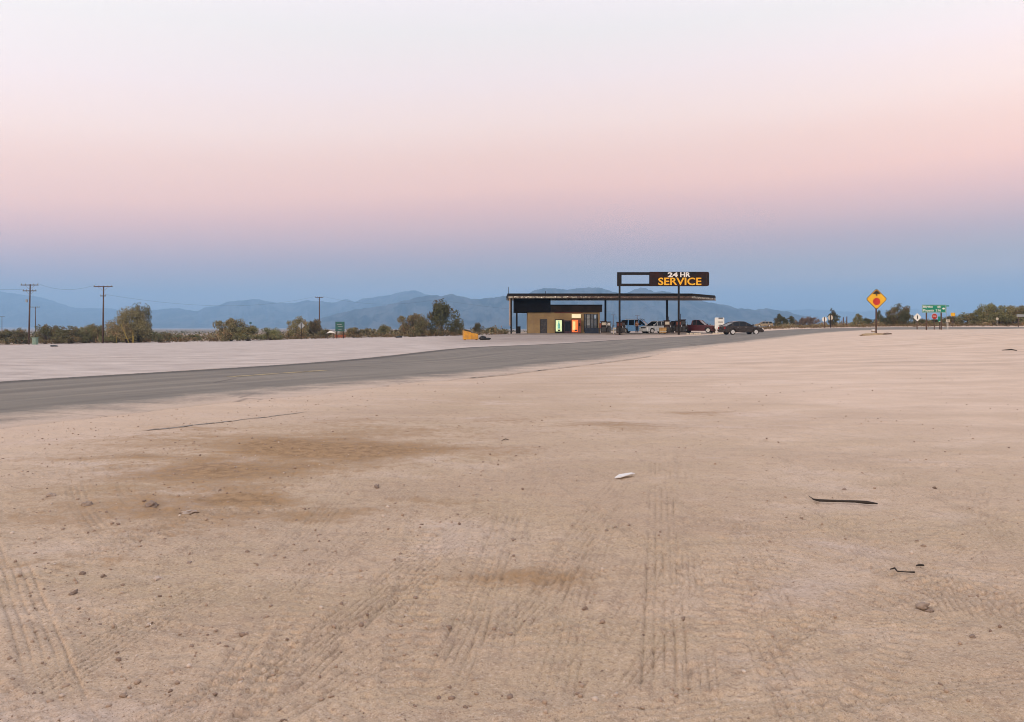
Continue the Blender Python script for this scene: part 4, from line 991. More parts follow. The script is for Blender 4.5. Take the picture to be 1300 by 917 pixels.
# ------------------------------------------------------------------ vehicles
def arc(cx_, cz_, r_, a0, a1, n=9):
    return [(cx_ + r_ * math.cos(a0 + (a1 - a0) * k / (n - 1)), cz_ + r_ * math.sin(a0 + (a1 - a0) * k / (n - 1))) for k in range(n)]
def vehicle(name, label, cat, paint, loc, rz, kind):
    """x is forward"""
    t = thing(name, label, cat, loc, rz)
    if kind == 'sedan':
        L, W, rw, fw_, bw = 4.7, 1.78, .33, 1.42, -1.38
        topl = [(-2.35, .55), (-2.33, .86), (-2.2, 1.02), (-1.5, 1.05), (1.0, .98), (1.7, .90), (2.2, .76), (2.34, .55)]
        gh = [(-2.0, 1.02), (-1.1, 1.42), (-.5, 1.50), (.15, 1.46), (1.15, .97)]
        pill = [(-.55, .06), (-1.35, .16), (.3, .05)]
    elif kind == 'van':
        L, W, rw, fw_, bw = 4.7, 1.85, .35, 1.35, -1.45
        topl = [(-2.3, .5), (-2.32, 1.15), (-1.9, 1.18), (1.3, 1.15), (1.95, 1.05), (2.3, .88), (2.35, .5)]
        gh = [(-2.28, 1.17), (-2.2, 1.75), (-1.9, 1.88), (.5, 1.9), (.9, 1.82), (1.75, 1.08)]
        pill = [(-1.0, .16), (-.1, .10), (.55, .10), (-2.1, .18)]
    elif kind == 'suv':
        L, W, rw, fw_, bw = 4.5, 1.8, .37, 1.38, -1.35
        topl = [(-2.2, .55), (-2.25, 1.05), (-2.0, 1.1), (1.0, 1.06), (1.9, .98), (2.2, .82), (2.25, .5)]
        gh = [(-2.15, 1.09), (-1.9, 1.55), (-1.5, 1.65), (.2, 1.66), (1.1, 1.05)]
        pill = [(-.4, .07), (-1.3, .09), (.35, .06)]
    elif kind == 'pickup':
        L, W, rw, fw_, bw = 5.3, 1.9, .38, 1.62, -1.6
        topl = [(-2.6, .55), (-2.62, 1.08), (-.75, 1.10), (.95, 1.10), (2.2, 1.02), (2.58, .88), (2.62, .55)]
        gh = [(-.72, 1.09), (-.62, 1.66), (-.3, 1.74), (.35, 1.72), (1.05, 1.08)]
        pill = [(-.05, .07), (-.55, .12)]
    elif kind == 'wagon':
        L, W, rw, fw_, bw = 4.6, 1.8, .34, 1.4, -1.35
        topl = [(-2.3, .5), (-2.3, .95), (-2.1, .98), (1.1, .95), (2.2, .85), (2.3, .5)]
        gh = [(-2.2, .97), (-1.95, 1.45), (.3, 1.48), (1.1, .94)]
        pill = [(-1.1, .12), (-.2, .12), (.6, .1)]
    zb_ = .28
    bot = []
    bot += [(L / 2 - .02, zb_ + .05)] + arc(fw_, rw, rw + .07, -.15, PI + .15)[:] if False else []
    prof = list(topl) + [(L / 2 - .05, zb_)] + [(fw_ + rw + .08, zb_)] + arc(fw_, rw, rw + .075, -.1, PI + .1) + [(fw_ - rw - .08, zb_), (bw + rw + .08, zb_)] + arc(bw, rw, rw + .075, -.1, PI + .1) + [(bw - rw - .08, zb_), (-L / 2 + .04, zb_)]
    hw = W / 2
    # three skins across the width give rounded shoulders
    def ins(poly, k):
        return [(x * (1 - k * .03), z - (k * .05 if z > .8 else 0)) for x, z in poly]
    mb = MB(); n = len(prof); vs = []
    for yy, k in ((-hw, 1.0), (-hw + .07, .25), (-hw * .5, 0), (hw * .5, 0), (hw - .07, .25), (hw, 1.0)):
        vs += [(x, yy, z) for x, z in ins(prof, k)]
    fs = [(j * n + i, j * n + (i + 1) % n, (j + 1) * n + (i + 1) % n, (j + 1) * n + i) for j in range(5) for i in range(n)] + [tuple(range(n))[::-1], tuple(range(5 * n, 6 * n))]
    mb.add(vs, fs); body = mb.build('body', paint, t)
    gw = hw * .93; tw = hw * .76
    zlo = gh[0][1]; zhi = max(z for _, z in gh)
    def wy(z): return gw + (tw - gw) * (z - zlo) / (zhi - zlo)
    g2 = MB(); m_ = len(gh); low = [(x, z) for x, z in gh]
    vs = [(x, -wy(z), z) for x, z in low] + [(x, wy(z), z) for x, z in low]
    fs = [(i, i + 1, m_ + i + 1, m_ + i) for i in range(m_ - 1)] + [tuple(range(m_))[::-1], tuple(range(m_, 2 * m_))]
    g2.add(vs, fs); g2.build('window_glass', M['glass'], t)
    # roof skin
    hi = [p for p in gh if p[1] > zlo + (zhi - zlo) * .8]
    rf = MB(); q = len(hi)
    vs = [(x, -wy(z) * 1.01, z + .005) for x, z in hi] + [(x, wy(z) * 1.01, z + .005) for x, z in hi] + [(x, -wy(z) * .9, z + .05) for x, z in hi] + [(x, wy(z) * .9, z + .05) for x, z in hi]
    fs = [(i, i + 1, 2 * q + i + 1, 2 * q + i) for i in range(q - 1)] + [(2 * q + i, 2 * q + i + 1, 3 * q + i + 1, 3 * q + i) for i in range(q - 1)] + [(3 * q + i, 3 * q + i + 1, q + i + 1, q + i) for i in range(q - 1)] + [(0, 2 * q, 3 * q, q), (q - 1, 2 * q - 1, 4 * q - 1, 3 * q - 1)]
    rf.add(vs, fs); rf.build('roof', paint, t)
    # pillars
    def ztop_at(x): return np.interp(x, [p[0] for p in gh], [p[1] for p in gh])
    pil_ = []
    for s in (-1, 1):
        for x, w_ in pill:
            z1 = float(ztop_at(x)) - .005
            pm_ = MB(); pil_.append(pm_); pm_.add([(x - w_ / 2, s * (wy(zlo) + .012), zlo - .03), (x + w_ / 2, s * (wy(zlo) + .012), zlo - .03), (x + w_ / 2, s * (wy(z1) + .012), z1), (x - w_ / 2, s * (wy(z1) + .012), z1),
                     (x - w_ / 2, s * (wy(zlo) - .04), zlo - .03), (x + w_ / 2, s * (wy(zlo) - .04), zlo - .03), (x + w_ / 2, s * (wy(z1) - .04), z1), (x - w_ / 2, s * (wy(z1) - .04), z1)], [(0, 1, 2, 3), (4, 7, 6, 5), (0, 4, 5, 1), (3, 2, 6, 7), (0, 3, 7, 4), (1, 5, 6, 2)])
        for i in (0, m_ - 2):
            (xa_, za_), (xb_, zb2) = gh[i], gh[i + 1]
            pm_ = MB(); pil_.append(pm_); pm_.tube([(xa_, s * wy(za_), za_), (xb_, s * wy(zb2), zb2)], .04, 5)
    for pm_ in pil_: pm_.build('window_pillar', paint, t)
    # wheels
    for xw in (fw_, bw):
        for s in (-1, 1):
            wl = MB().lathe([(rw * .62, -.11), (rw * .92, -.11), (rw, -.07), (rw, .07), (rw * .92, .11), (rw * .62, .11)], 22, (0, 0, 0), 'y').build('wheel', M['rubber'], t, smooth=False)
            wl.location = (xw, s * (hw - .1), rw)
            rm = MB().lathe([(rw * .64, s * .02), (rw * .64, s * .125), (rw * .56, s * .13), (rw * .48, s * .118), (rw * .16, s * .12), (rw * .14, s * .14), (.001, s * .142)], 18, (0, 0, 0), 'y')
            rm.build('rim', M['silver'], wl)
    # lamps, bumpers, mirrors, handles
    fzc = {'sedan': .68, 'van': .74, 'suv': .80, 'pickup': .82, 'wagon': .68}[kind]
    for s in (-1, 1):
        MB().box(L / 2 - .14, L / 2 - .0, s * hw * .88 - .19 if s > 0 else s * hw * .88 - .02, s * hw * .88 + .02 if s > 0 else s * hw * .88 + .19, fzc - .09, fzc + .09).build('headlight', M['lamp'], t, bevel=.03)
        MB().box(-L / 2 - .01, -L / 2 + .1, s * hw * .86 - .1, s * hw * .86 + .1, fzc - .03, fzc + .22).build('taillight', M['redlamp'], t, bevel=.02)
        MB().box(1.0 if kind != 'pickup' else .95, 1.12 if kind != 'pickup' else 1.07, s * (hw + .03) - .1, s * (hw + .03) + .1, zlo + .02, zlo + .16).build('side_mirror', paint if kind != 'pickup' else M['black'], t, bevel=.02)
        for xh in (.1, -.85) if kind != 'pickup' else (.1,):
            MB().box(xh, xh + .16, s * (hw + .005) - .015, s * (hw + .005) + .015, zlo - .18, zlo - .14).build('door_handle', M['chrome'], t)
        for xh in (.98, -.02, -.98) if kind != 'pickup' else (.95, -.72):
            MB().box(xh, xh + .012, s * (hw - .035) - .004, s * (hw - .035) + .042, .38, zlo - .09).build('door_seam', M['blk'], t)
    MB().box(L / 2 - .12, L / 2 + .07, -hw * .93, hw * .93, .34, .54).build('bumper', M['chrome'] if kind in ('pickup', 'van') else paint, t, bevel=.04)
    MB().box(-L / 2 - .07, -L / 2 + .1, -hw * .93, hw * .93, .34, .56).build('bumper', M['chrome'] if kind in ('pickup', 'van') else paint, t, bevel=.04)
    MB().box(L / 2 - .06, L / 2 + .012, -hw * .55, hw * .55, fzc - .1, fzc + .06).build('grille', M['black'], t)
    if kind == 'pickup':
        MB().box(-2.5, -.8, -hw * .82, hw * .82, 1.072, 1.12).build('bed_cover', M['black'], t)
    if kind == 'van':
        MB().box(-1.6, .3, -.55, .55, 1.93, 1.99).build('roof_vent', M['white'], t, bevel=.02)
        MB().tube([(.3, -.6, 1.9), (.7, -.6, 2.08), (1.1, -.6, 1.86)], .03, 5).tube([(.3, .6, 1.9), (.7, .6, 2.08), (1.1, .6, 1.86)], .03, 5).build('roof_rack', M['black'], t)
    return t
def pos(px, D, lift=0): 
    X = wx(px, D); return (X, D, Hs(X, D) + lift)
vehicle('sedan', 'dark bronze sedan stopped at the road edge right of the price board', 'car', M['darkpaint'], pos(940.4, 89.5, .01), R(10), 'sedan')
vehicle('camper_van', 'light blue van parked under the canopy behind the silver-white car', 'van', M['bluepaint'], pos(808, 114, .1), R(-24), 'van')
vehicle('parked_car', 'silver-white car facing left in front of the blue van', 'car', M['whitepaint'], pos(832.5, 109.5, .1), R(180 + 30), 'suv')
vehicle('pickup_truck', 'dark red pickup truck right of the fuel pumps', 'pickup truck', M['redpaint'], pos(886.5, 108, .1), R(-30), 'pickup')
vehicle('parked_car', 'black car half hidden behind the right-hand pumps', 'car', M['blackpaint'], pos(858.5, 111, .1), R(-115), 'suv')
vehicle('station_wagon', 'small tan wagon parked far off left of the evergreens', 'car', M['tanpaint'], pos(969.5, 215, 0), R(176), 'wagon')

# person by the van
def person(px, D, label):
    X, Y, z = pos(px, D, .12); t = thing('person', label, 'person', (X, Y, z), R(10))
    def skin(name, verts, edges, rad, m, sub=2):
        me = bpy.data.meshes.new(name); me.from_pydata(verts, edges, []); me.materials.append(m)
        o = bpy.data.objects.new(name, me); COL.objects.link(o)
        md = o.modifiers.new('Skin', 'SKIN'); sv = me.skin_vertices[0].data if me.skin_vertices else None
        if sv is None:
            lay = me.skin_vertices.new() if hasattr(me.skin_vertices, 'new') else None
            sv = me.skin_vertices[0].data
        for i, r_ in enumerate(rad): sv[i].radius = (r_ if isinstance(r_, tuple) else (r_, r_))
        sv[0].use_root = True
        o.modifiers.new('Sub', 'SUBSURF').levels = sub
        o.modifiers['Sub'].render_levels = sub
        return o
    V = [(0, 0, .95), (0, 0, 1.15), (0, 0, 1.38), (0, 0, 1.5), (0, -.01, 1.60), (0, -.01, 1.70),
         (-.1, 0, .9), (-.12, -.03, .5), (-.13, .03, .08), (-.13, -.12, .04), (.1, 0, .9), (.14, .02, .5), (.15, .05, .08), (.15, -.10, .04),
         (-.2, 0, 1.42), (-.27, -.02, 1.15), (-.26, -.2, 1.0), (.2, 0, 1.42), (.28, .0, 1.15), (.25, -.12, .95),
         (-.255, -.27, .97), (.245, -.17, .88)]
    E = [(0, 1), (1, 2), (2, 3), (3, 4), (4, 5), (0, 6), (6, 7), (7, 8), (8, 9), (0, 10), (10, 11), (11, 12), (12, 13), (2, 14), (14, 15), (15, 16), (2, 17), (17, 18), (18, 19), (16, 20), (19, 21)]
    Rr = [(.15, .11), (.14, .11), (.17, .11), .055, (.085, .1), .08, .09, .065, .045, .04, .09, .065, .045, .04, .06, .045, .035, .06, .045, .035, .03, .03]
    try:
        o = skin('body', V, E, Rr, M['skin']); o.parent = t
        s1 = skin('shirt', [V[0], V[1], V[2], V[14], V[15], V[17], V[18]], [(0, 1), (1, 2), (2, 3), (3, 4), (2, 5), (5, 6)], [(.165, .125), (.155, .125), (.185, .125), .075, .06, .075, .06], M['orangebrown']); s1.parent = t
        s2 = skin('trousers', [(0, 0, .96), V[6], V[7], V[8], V[10], V[11], V[12]], [(0, 1), (1, 2), (2, 3), (0, 4), (4, 5), (5, 6)], [(.17, .13), .11, .085, .07, .11, .085, .07], M['navy']); s2.parent = t
    except Exception as e:
        print('person', e); raise
    MB().lathe([(.001, 1.60), (.09, 1.63), (.105, 1.70), (.085, 1.78), (.001, 1.81)], 12, (0, .02, 0)).build('hair', M['hair'], t, smooth=True)
    fm = MB()
    fm.lathe([(.001, -.02), (.014, 0), (.001, .02)], 6, (-.035, -.10, 1.675)); fm.lathe([(.001, -.02), (.014, 0), (.001, .02)], 6, (.035, -.10, 1.675))
    fm.build('eyes', M['blk'], t)
person(808.6, 109, 'person in orange-brown shirt and dark trousers standing before the blue van')

# ------------------------------------------------------------------ road signs
def diamond(name, label, px, D, top_y, bot_y, base_y, m, back=False, cat='sign'):
    X = wx(px, D); zg = Hs(X, D); ztp, zbt = wz(top_y, D), wz(bot_y, D); zc = (ztp + zbt) / 2 - zg; r_ = (ztp - zbt) / 2
    t = thing(name, label, cat, (X, D, zg))
    k = .9
    def dia(r): 
        c = r * .09; return [(-c, r - c), (c, r - c), (r - c, c), (r - c, -c), (c, -r + c), (-c, -r + c), (-r + c, -c), (-r + c, c)]
    MB().prism([(x, z + zc) for x, z in dia(r_)], -.008, .008).build('panel', M['signback'] if back else (M['blk'] if m is M['yellow'] else m), t)
    if m is M['yellow'] and not back:
        MB().prism([(x, z + zc) for x, z in dia(r_ * .94)], -.013, -.0085).build('face', m, t)
    py_ = -.06 if back else .06
    MB().box(-.045, .045, py_ - .035, py_ + .035, -.4, zc + r_ * .7).build('post', M['wood'] if not back else M['black'], t)
    return t, zc, r_
t, zc, r_ = diamond('stop_ahead_sign', 'large yellow diamond warning sign with arrow above a red octagon', 1112.8, 58, 366.3, 393.6, 425, M['yellow'])
MB().prism([(x, z + zc) for x, z in [(-.05, r_ * .30), (.05, r_ * .30), (.05, r_ * .50), (.26, r_ * .44), (.26, r_ * .56), (0, r_ * .84), (-.26, r_ * .56), (-.26, r_ * .44), (-.05, r_ * .50)]], -.02, -.0135).build('arrow', M['blk'], t)
MB().prism([(r_ * .36 * math.cos(R(22.5 + 45 * k)), zc - r_ * .22 + r_ * .36 * math.sin(R(22.5 + 45 * k))) for k in range(8)], -.02, -.0135).build('octagon', M['signred'], t)
# mound and debris at its foot
def blob(n_, rx, ry, rz_, seed, jag=.25, flat=False):
    g = np.random.default_rng(seed); bm = bmesh.new(); bmesh.ops.create_icosphere(bm, subdivisions=n_, radius=1)
    mb = MB(); vs = []
    for v in bm.verts:
        c = np.array(v.co); k = 1 + jag * (vnoise(c[0] * 1.7 + seed, c[1] * 1.7 + c[2] * 2.1, seed) * .8 + .3 * vnoise(c[0] * 5, c[1] * 5 + c[2] * 4, seed + 3))
        vs.append((c[0] * k * rx, c[1] * k * ry, c[2] * k * rz_))
    fs = [tuple(v.index for v in f.verts) for f in bm.faces]; bm.free(); mb.add(vs, fs); return mb
dirtm = mat('tan_loose_dirt', (.42, .30, .17), .95, col2=(.32, .22, .12), scale=3, bump=.6)
o = blob(4, 1.0, .6, .13, 3, .3).build('dirt_mound', dirtm, loc=G(1109.5, 57.6, .0), smooth=True); tag(o, 'small tan dirt mound at the foot of the yellow diamond sign', 'dirt mound')
o = blob(3, .34, .2, .07, 13, .4).build('dark_lump', M['brownrock'], loc=G(1127, 57.4, .03)); tag(o, 'flat dark debris right of the yellow diamond sign post', 'lump')  # flat brown blob to the right of the post
gl = G(1108.6, 57.4, .1); tk = thing('bucket', 'battered white bucket with brown rim beside the yellow sign post', 'bucket', gl)
MB().lathe([(.10, 0), (.13, .30), (.13, .32), (.115, .31), (.09, .03)], 14).build('tub', M['white'], tk)
MB().lathe([(.135, .12), (.14, .13), (.14, .18), (.135, .19), (.13, .16)], 14).build('band', M['brownrock'], tk)

t, zc, r_ = diamond('object_marker_sign', 'small white diamond sign left of the green distance sign', 1164.6, 90, 397.6, 408.2, 416, M['signwhite'])
MB().box(-.05, .06, -.02, -.009, zc - r_ * .42, zc + r_ * .42).build('arrow', M['blk'], t)
diamond('diamond_sign', 'grey back-turned diamond sign on a dark post left of the thin pole', 382.5, 133, 409, 418.2, 431, M['signback'], True)

# green distance sign
Dg = 80; X = wx(1186, Dg); zg = Hs(X, Dg); t = thing('distance_sign', 'wide green highway sign with white place names and arrow', 'sign', (X, Dg, zg))
a0, a1, b0, b1 = wx(1170.6, Dg) - X, wx(1201, Dg) - X, wz(397, Dg) - zg, wz(387, Dg) - zg
MB().box(a0, a1, -.012, .012, b0, b1).build('panel', M['green'], t, bevel=.01)
bw_ = .025
MB().box(a0 + .03, a1 - .03, -.016, -.0125, b1 - .05, b1 - .03).box(a0 + .03, a1 - .03, -.016, -.0125, b0 + .03, b0 + .05).box(a0 + .03, a0 + .05, -.016, -.0125, b0 + .05, b1 - .05).box(a1 - .05, a1 - .03, -.016, -.0125, b0 + .05, b1 - .05).build('border', M['signwhite'], t)
for p in (1176.5, 1195.3): MB().box(wx(p, Dg) - X - .05, wx(p, Dg) - X + .05, .014, .11, -.4, b1 - .05).build('post', M['wood'], t)
hh_ = b1 - b0
text_mesh('place_names', 'Blythe', M['signwhite'], a0 + .09, a0 + 1.08, b0 + hh_ * .54, b1 - .10, -.0125, t, .008, .012)
text_mesh('place_names', 'Phoenix', M['signwhite'], a0 + .09, a0 + 1.22, b0 + .10, b0 + hh_ * .44, -.0125, t, .008, .012)
text_mesh('distances', '48', M['signwhite'], a0 + 1.50, a0 + 1.86, b0 + hh_ * .56, b1 - .11, -.0125, t, .008, .012)
text_mesh('distances', '216', M['signwhite'], a0 + 1.38, a0 + 1.9, b0 + .11, b0 + hh_ * .42, -.0125, t, .008, .012)
ar = [(0, .05), (.14, .05), (.14, .14), (.30, 0), (.14, -.14), (.14, -.05), (0, -.05)]
MB().prism([(a1 - .40 + x, (b0 + b1) / 2 + z) for x, z in ar], -.021, -.0125).build('arrow', M['signwhite'], t)
# stop sign
Dk = 84; X = wx(1186.3, Dk); zg = Hs(X, Dk); t = thing('stop_sign', 'red octagonal stop sign under the green distance sign', 'sign', (X, Dk, zg)); zc = wz(401.8, Dk) - zg
oc = lambda r: [(r * math.cos(R(22.5 + 45 * k)), zc + r * math.sin(R(22.5 + 45 * k))) for k in range(8)]
MB().prism(oc(.33), -.006, .006).build('border', M['signwhite'], t); MB().prism(oc(.31), -.012, -.0065).build('panel', M['signred'], t)
text_mesh('lettering', 'STOP', M['signwhite'], -.2, .2, zc - .08, zc + .08, -.0125, t, .006, .01)
MB().box(-.035, .035, .008, .07, -.3, zc + .25).build('post', M['wood'], t)
# small green sign below
Dk = 86; X = wx(1193.2, Dk); zg = Hs(X, Dk); t = thing('route_sign', 'small upright green sign right of the stop sign', 'sign', (X, Dk, zg))
MB().box(-.2, .2, -.01, .01, wz(409.2, Dk) - zg, wz(402, Dk) - zg).build('panel', M['green'], t, bevel=.008)
MB().box(-.12, .12, -.015, -.0105, wz(408.6, Dk) - zg, wz(407.8, Dk) - zg).build('printed_line', M['signwhite'], t)
MB().box(-.03, .03, .012, .06, -.3, wz(402, Dk) - zg).build('post', M['rust'], t)
# white square sign
Dk = 78; X = wx(1203.6, Dk); zg = Hs(X, Dk); t = thing('square_sign', 'small cream square sign on a thin white post right of the green signs', 'sign', (X, Dk, zg))
MB().box(-.17, .17, -.01, .01, wz(409.2, Dk) - zg, wz(405.8, Dk) - zg).build('panel', M['cream'], t, bevel=.008)
MB().box(-.1, .1, -.015, -.0105, wz(407.9, Dk) - zg, wz(407.2, Dk) - zg).build('printed_line', M['blk'], t)
MB().box(-.022, .022, .012, .05, -.3, wz(406, Dk) - zg).build('post', M['white'], t)
# street name blade above the green sign
Dk = 88; X = wx(1202.5, Dk); zg = Hs(X, Dk); t = thing('street_name_sign', 'thin green street name blade behind the right end of the green distance sign', 'sign', (X, Dk, zg))
MB().box(-.32, .2, -.01, .01, wz(389.3, Dk) - zg, wz(387.9, Dk) - zg).build('panel', M['green'], t)
MB().tube([(-.1, .02, -.3), (-.1, .02, wz(388, Dk) - zg)], .025, 6).build('post', M['signback'], t)
# orange-yellow sign
Dk = 120; X = wx(1209.8, Dk); zg = Hs(X, Dk); t = thing('warning_sign', 'small orange-yellow sign above the shrubs right of the green sign', 'sign', (X, Dk, zg))
MB().box(-.34, .34, -.012, .012, wz(401.6, Dk) - zg, wz(397.2, Dk) - zg).build('panel', M['yellow'], t, bevel=.01)
MB().box(-.04, .04, .014, .07, -.3, wz(398, Dk) - zg).build('post', M['wood'], t)
# reflector disc
Dk = 118; X = wx(1266, Dk); zg = Hs(X, Dk); t = thing('reflector_post', 'round pale reflector on a thin post before the biggest right-hand bush', 'reflector', (X, Dk, zg))
MB().lathe([(.22, -.012), (.22, .012)], 14, (0, 0, wz(405, Dk) - zg), 'y').build('disc', M['cream'], t)
MB().box(-.025, .025, .015, .05, -.3, wz(404, Dk) - zg).build('post', M['signback'], t)
Dk = 118; X = wx(1300, Dk); zg = Hs(X, Dk); t = thing('board_sign', 'long grey sign board cut by the right edge of the photo', 'sign', (X, Dk, zg))
MB().box(-1.1, 1.3, -.015, .015, wz(402.4, Dk) - zg, wz(399.2, Dk) - zg).build('panel', M['signback'], t)
for s in (-.8, 1.0): MB().box(s - .04, s + .04, .02, .08, -.3, wz(400, Dk) - zg).build('post', M['wood'], t)
# two pale roadside signs near the cypress
for px, ty, by, r0, lab in [(1046.6, 402.6, 408.5, .40, 'pinkish white roadside sign on a brown post, left of the cypresses'), (1054.3, 400.4, 406.6, .42, 'yellowish white roadside sign on a dark post in front of the cypresses')]:
    Dk = 125; X = wx(px, Dk); zg = Hs(X, Dk); t = thing('roadside_marker', lab, 'sign', (X, Dk, zg)); zc = (wz(ty, Dk) + wz(by, Dk)) / 2 - zg
    MB().prism([(r0 * math.cos(R(22.5 + 45 * k)), zc + r0 * math.sin(R(22.5 + 45 * k))) for k in range(8)], -.01, .01).build('panel', M['signwhite'] if px < 1050 else M['cream'], t)
    MB().box(-.06, .06, -.09, -.012, -.3, zc + r0 * .9).build('post', M['wood'] if px < 1050 else M['black'], t)
for px, ty, lab in [(1070.3, 403, 'dark leaning stump post right of the cypresses'), (1074.8, 402, 'taller dark stump post left of the blue-green shrub')]:
    Dk = 135; X = wx(px, Dk); zg = Hs(X, Dk); o = MB().tube([(0, 0, -.3), (.03, 0, (wz(ty, Dk) - zg) * .6), (.05, 0, wz(ty, Dk) - zg)], [.12, .1, .08], 8).build('wooden_post', M['wood'], loc=(X, Dk, zg)); tag(o, lab, 'post')

# green board on the left
Dk = 134; X = wx(431.6, Dk); zg = Hs(X, Dk); t = thing('highway_board', 'square green highway board standing back from the lot on reddish posts', 'sign', (X, Dk, zg))
z0_, z1_ = wz(420.8, Dk) - zg, wz(408.6, Dk) - zg
MB().box(-.78, .78, -.015, .015, z0_, z1_).build('panel', mat('dark_green_board', (.0, .10, .07), .5, col2=(.01, .05, .05), scale=1.5), t)
MB().box(-.5, .3, -.02, -.0155, z1_ - .52, z1_ - .45).box(-.35, .45, -.02, -.0155, z1_ - .85, z1_ - .79).box(-.3, .25, -.02, -.0155, z0_ + .3, z0_ + .36).build('printed_line', M['signback'], t)
for s in (-.55, .55): MB().box(s - .07, s + .07, .02, .14, -.3, z1_).build('post', M['rust'], t)
MB().box(-.9, .9, .16, .2, .15, .62).build('barrier_rail', mat('orange_red_rail', (.30, .09, .04), .8), t)
o = thing('scrap_sheet', 'pale sheet of scrap metal leaning in the shrubs left of the green highway board', 'scrap metal', G(419.5, 134.5))
MB().prism([(-.7, .9), (-.1, 1.35), (.75, 1.15), (.7, .98), (-.05, 1.0)], -.1, .0).build('sheet', M['signwhite'], o)
MB().box(-.5, -.4, -.08, -.02, -.1, 1.0).build('prop', M['wood'], o); MB().box(.45, .55, -.08, -.02, -.1, 1.02).build('prop', M['wood'], o)
# small blue-green sign
Dk = 137; X = wx(318, Dk); zg = Hs(X, Dk); t = thing('small_sign', 'small blue-green sign on a post above the rounded shrub', 'sign', (X, Dk, zg))
MB().box(-.2, .2, -.012, .012, wz(411.5, Dk) - zg, wz(409, Dk) - zg).build('panel', mat('blue_green_sheeting', (.03, .12, .14), .5), t)
MB().box(-.03, .03, .014, .07, -.3, wz(409.3, Dk) - zg).build('post', M['signback'], t)

# yellow dumpster and bags
Dk = 80; X = wx(597.4, Dk); zg = Hs(X, Dk)
t = thing('dumpster', 'yellow steel refuse bin with sloping top on the lot left of the station', 'dumpster', (X, Dk, zg), R(12))
yy = lambda p: wx(p, Dk) - X
pr = [(-.76, .06), (.76, .06), (.76, .62), (-.08, .78), (-.14, .96), (-.76, 1.02)]
MB().prism([(-.76, .06), (-.02, .06), (-.02, .80), (-.76, .98)], -.48, .40).build('bin_body', M['dumpster'], t, bevel=.02)
MB().prism([(-.018, .06), (.74, .06), (.72, .62), (-.018, .72)], -.40, .40).build('side_hopper', M['dumpster'], t, bevel=.02)
MB().prism([(-.80, 1.0), (0, .82), (0, .86), (-.80, 1.045)], -.5, .44).build('lid', M['rust'], t)
for x_ in (-.6, -.4, -.2): MB().box(x_ - .02, x_ + .02, -.5, -.482, .12, .8).build('rib', M['dumpster'], t)
for x_ in (-.6, .6): MB().box(x_ - .06, x_ + .06, -.3, .3, 0, .06).build('skid', M['black'], t)
for i, (p, dx, rr_, lab) in enumerate([(612.4, 0, (.36, .3, .22), 'rounder black rubbish bag right of the yellow bin'), (618.3, 0, (.36, .26, .12), 'flat black rubbish bag lying farthest right of the yellow bin')]):
    o = blob(3, *rr_, 20 + i, .5).build('rubbish_bag', M['bag'], loc=G(p, 79.5, rr_[2] * .7), smooth=True); tag(o, lab, 'rubbish bag', 'black rubbish bags by the yellow bin')

# ------------------------------------------------------------------ litter, sticks, stones in the foreground
def near(px, py, dz=0.0):
    x, y = hit(px, py); return (x, y, Hs(x, y) + float(relief(np.array([x]), np.array([y]))[0]) + dz)
pa = near(779, 609, .012); pb = near(805, 604, .012)
dx, dy = pb[0] - pa[0], pb[1] - pa[1]; L_ = math.hypot(dx, dy)
mb = MB(); pts = [(0, -.012), (.05, -.035), (L_ * .7, -.04), (L_, -.01), (L_ * .97, .03), (L_ * .4, .035), (.03, .01)]
mb.prism(pts, 0.0, .006, 'xy'); mb.v = [(x, y, z + .02 * math.sin(x * 9) ** 2) for x, y, z in mb.v]
o = mb.build('paper_scrap', M['paper'], loc=pa, rz=math.atan2(dy, dx)); tag(o, 'torn strip of dirty white paper lying on the sand in mid foreground', 'paper scrap')
def stick(pts, r0, name, label, cat='stick', m='bark'):
    P = []
    for i, (px, py) in enumerate(pts): P.append(near(px, py, r0[i] * .9 + .010))
    o0 = P[0]; o = MB().tube([(a - o0[0], b - o0[1], c - o0[2]) for a, b, c in P], r0, 8).build(name, M[m], loc=o0, smooth=True); tag(o, label, cat); return o
M['darkstick'] = mat('dark_burnt_wood', (.045, .035, .028), .9, scale=20, bump=.5)
stick([(1032, 638), (1040, 640.2), (1062, 640), (1085, 641.3), (1100, 642), (1114, 642.8)], [.006, .010, .009, .0095, .013, .005], 'stick', 'long dark burnt stick lying flat on the sand on the right', m='darkstick')
stick([(1026.5, 633.5), (1032, 637), (1040, 639.8)], [.002, .004, .006], 'twig', 'short twig forking from the left tip of the long dark stick', 'twig', 'darkstick')
stick([(1130, 727), (1136, 729.5), (1139, 731.5), (1150, 732), (1161, 734)], [.003, .005, .004, .003, .005], 'twig', 'thin bent twig on the sand below the long dark stick', 'twig', 'darkstick')
stick([(1163, 721), (1168, 720), (1173, 721)], [.004, .007, .005], 'twig', 'stubby dark twig just above the thin bent twig', 'twig', 'darkstick')
stick([(1272, 445.6), (1284, 445), (1291, 445.8)], [.012, .024, .012], 'branch', 'dark branch lying far off near the right edge of the photo', 'branch', 'darkstick')
stick([(637, 561), (642, 559), (646, 560)], [.004, .006, .003], 'twig', 'small crooked twig in the middle of the sand', 'twig', 'bark')
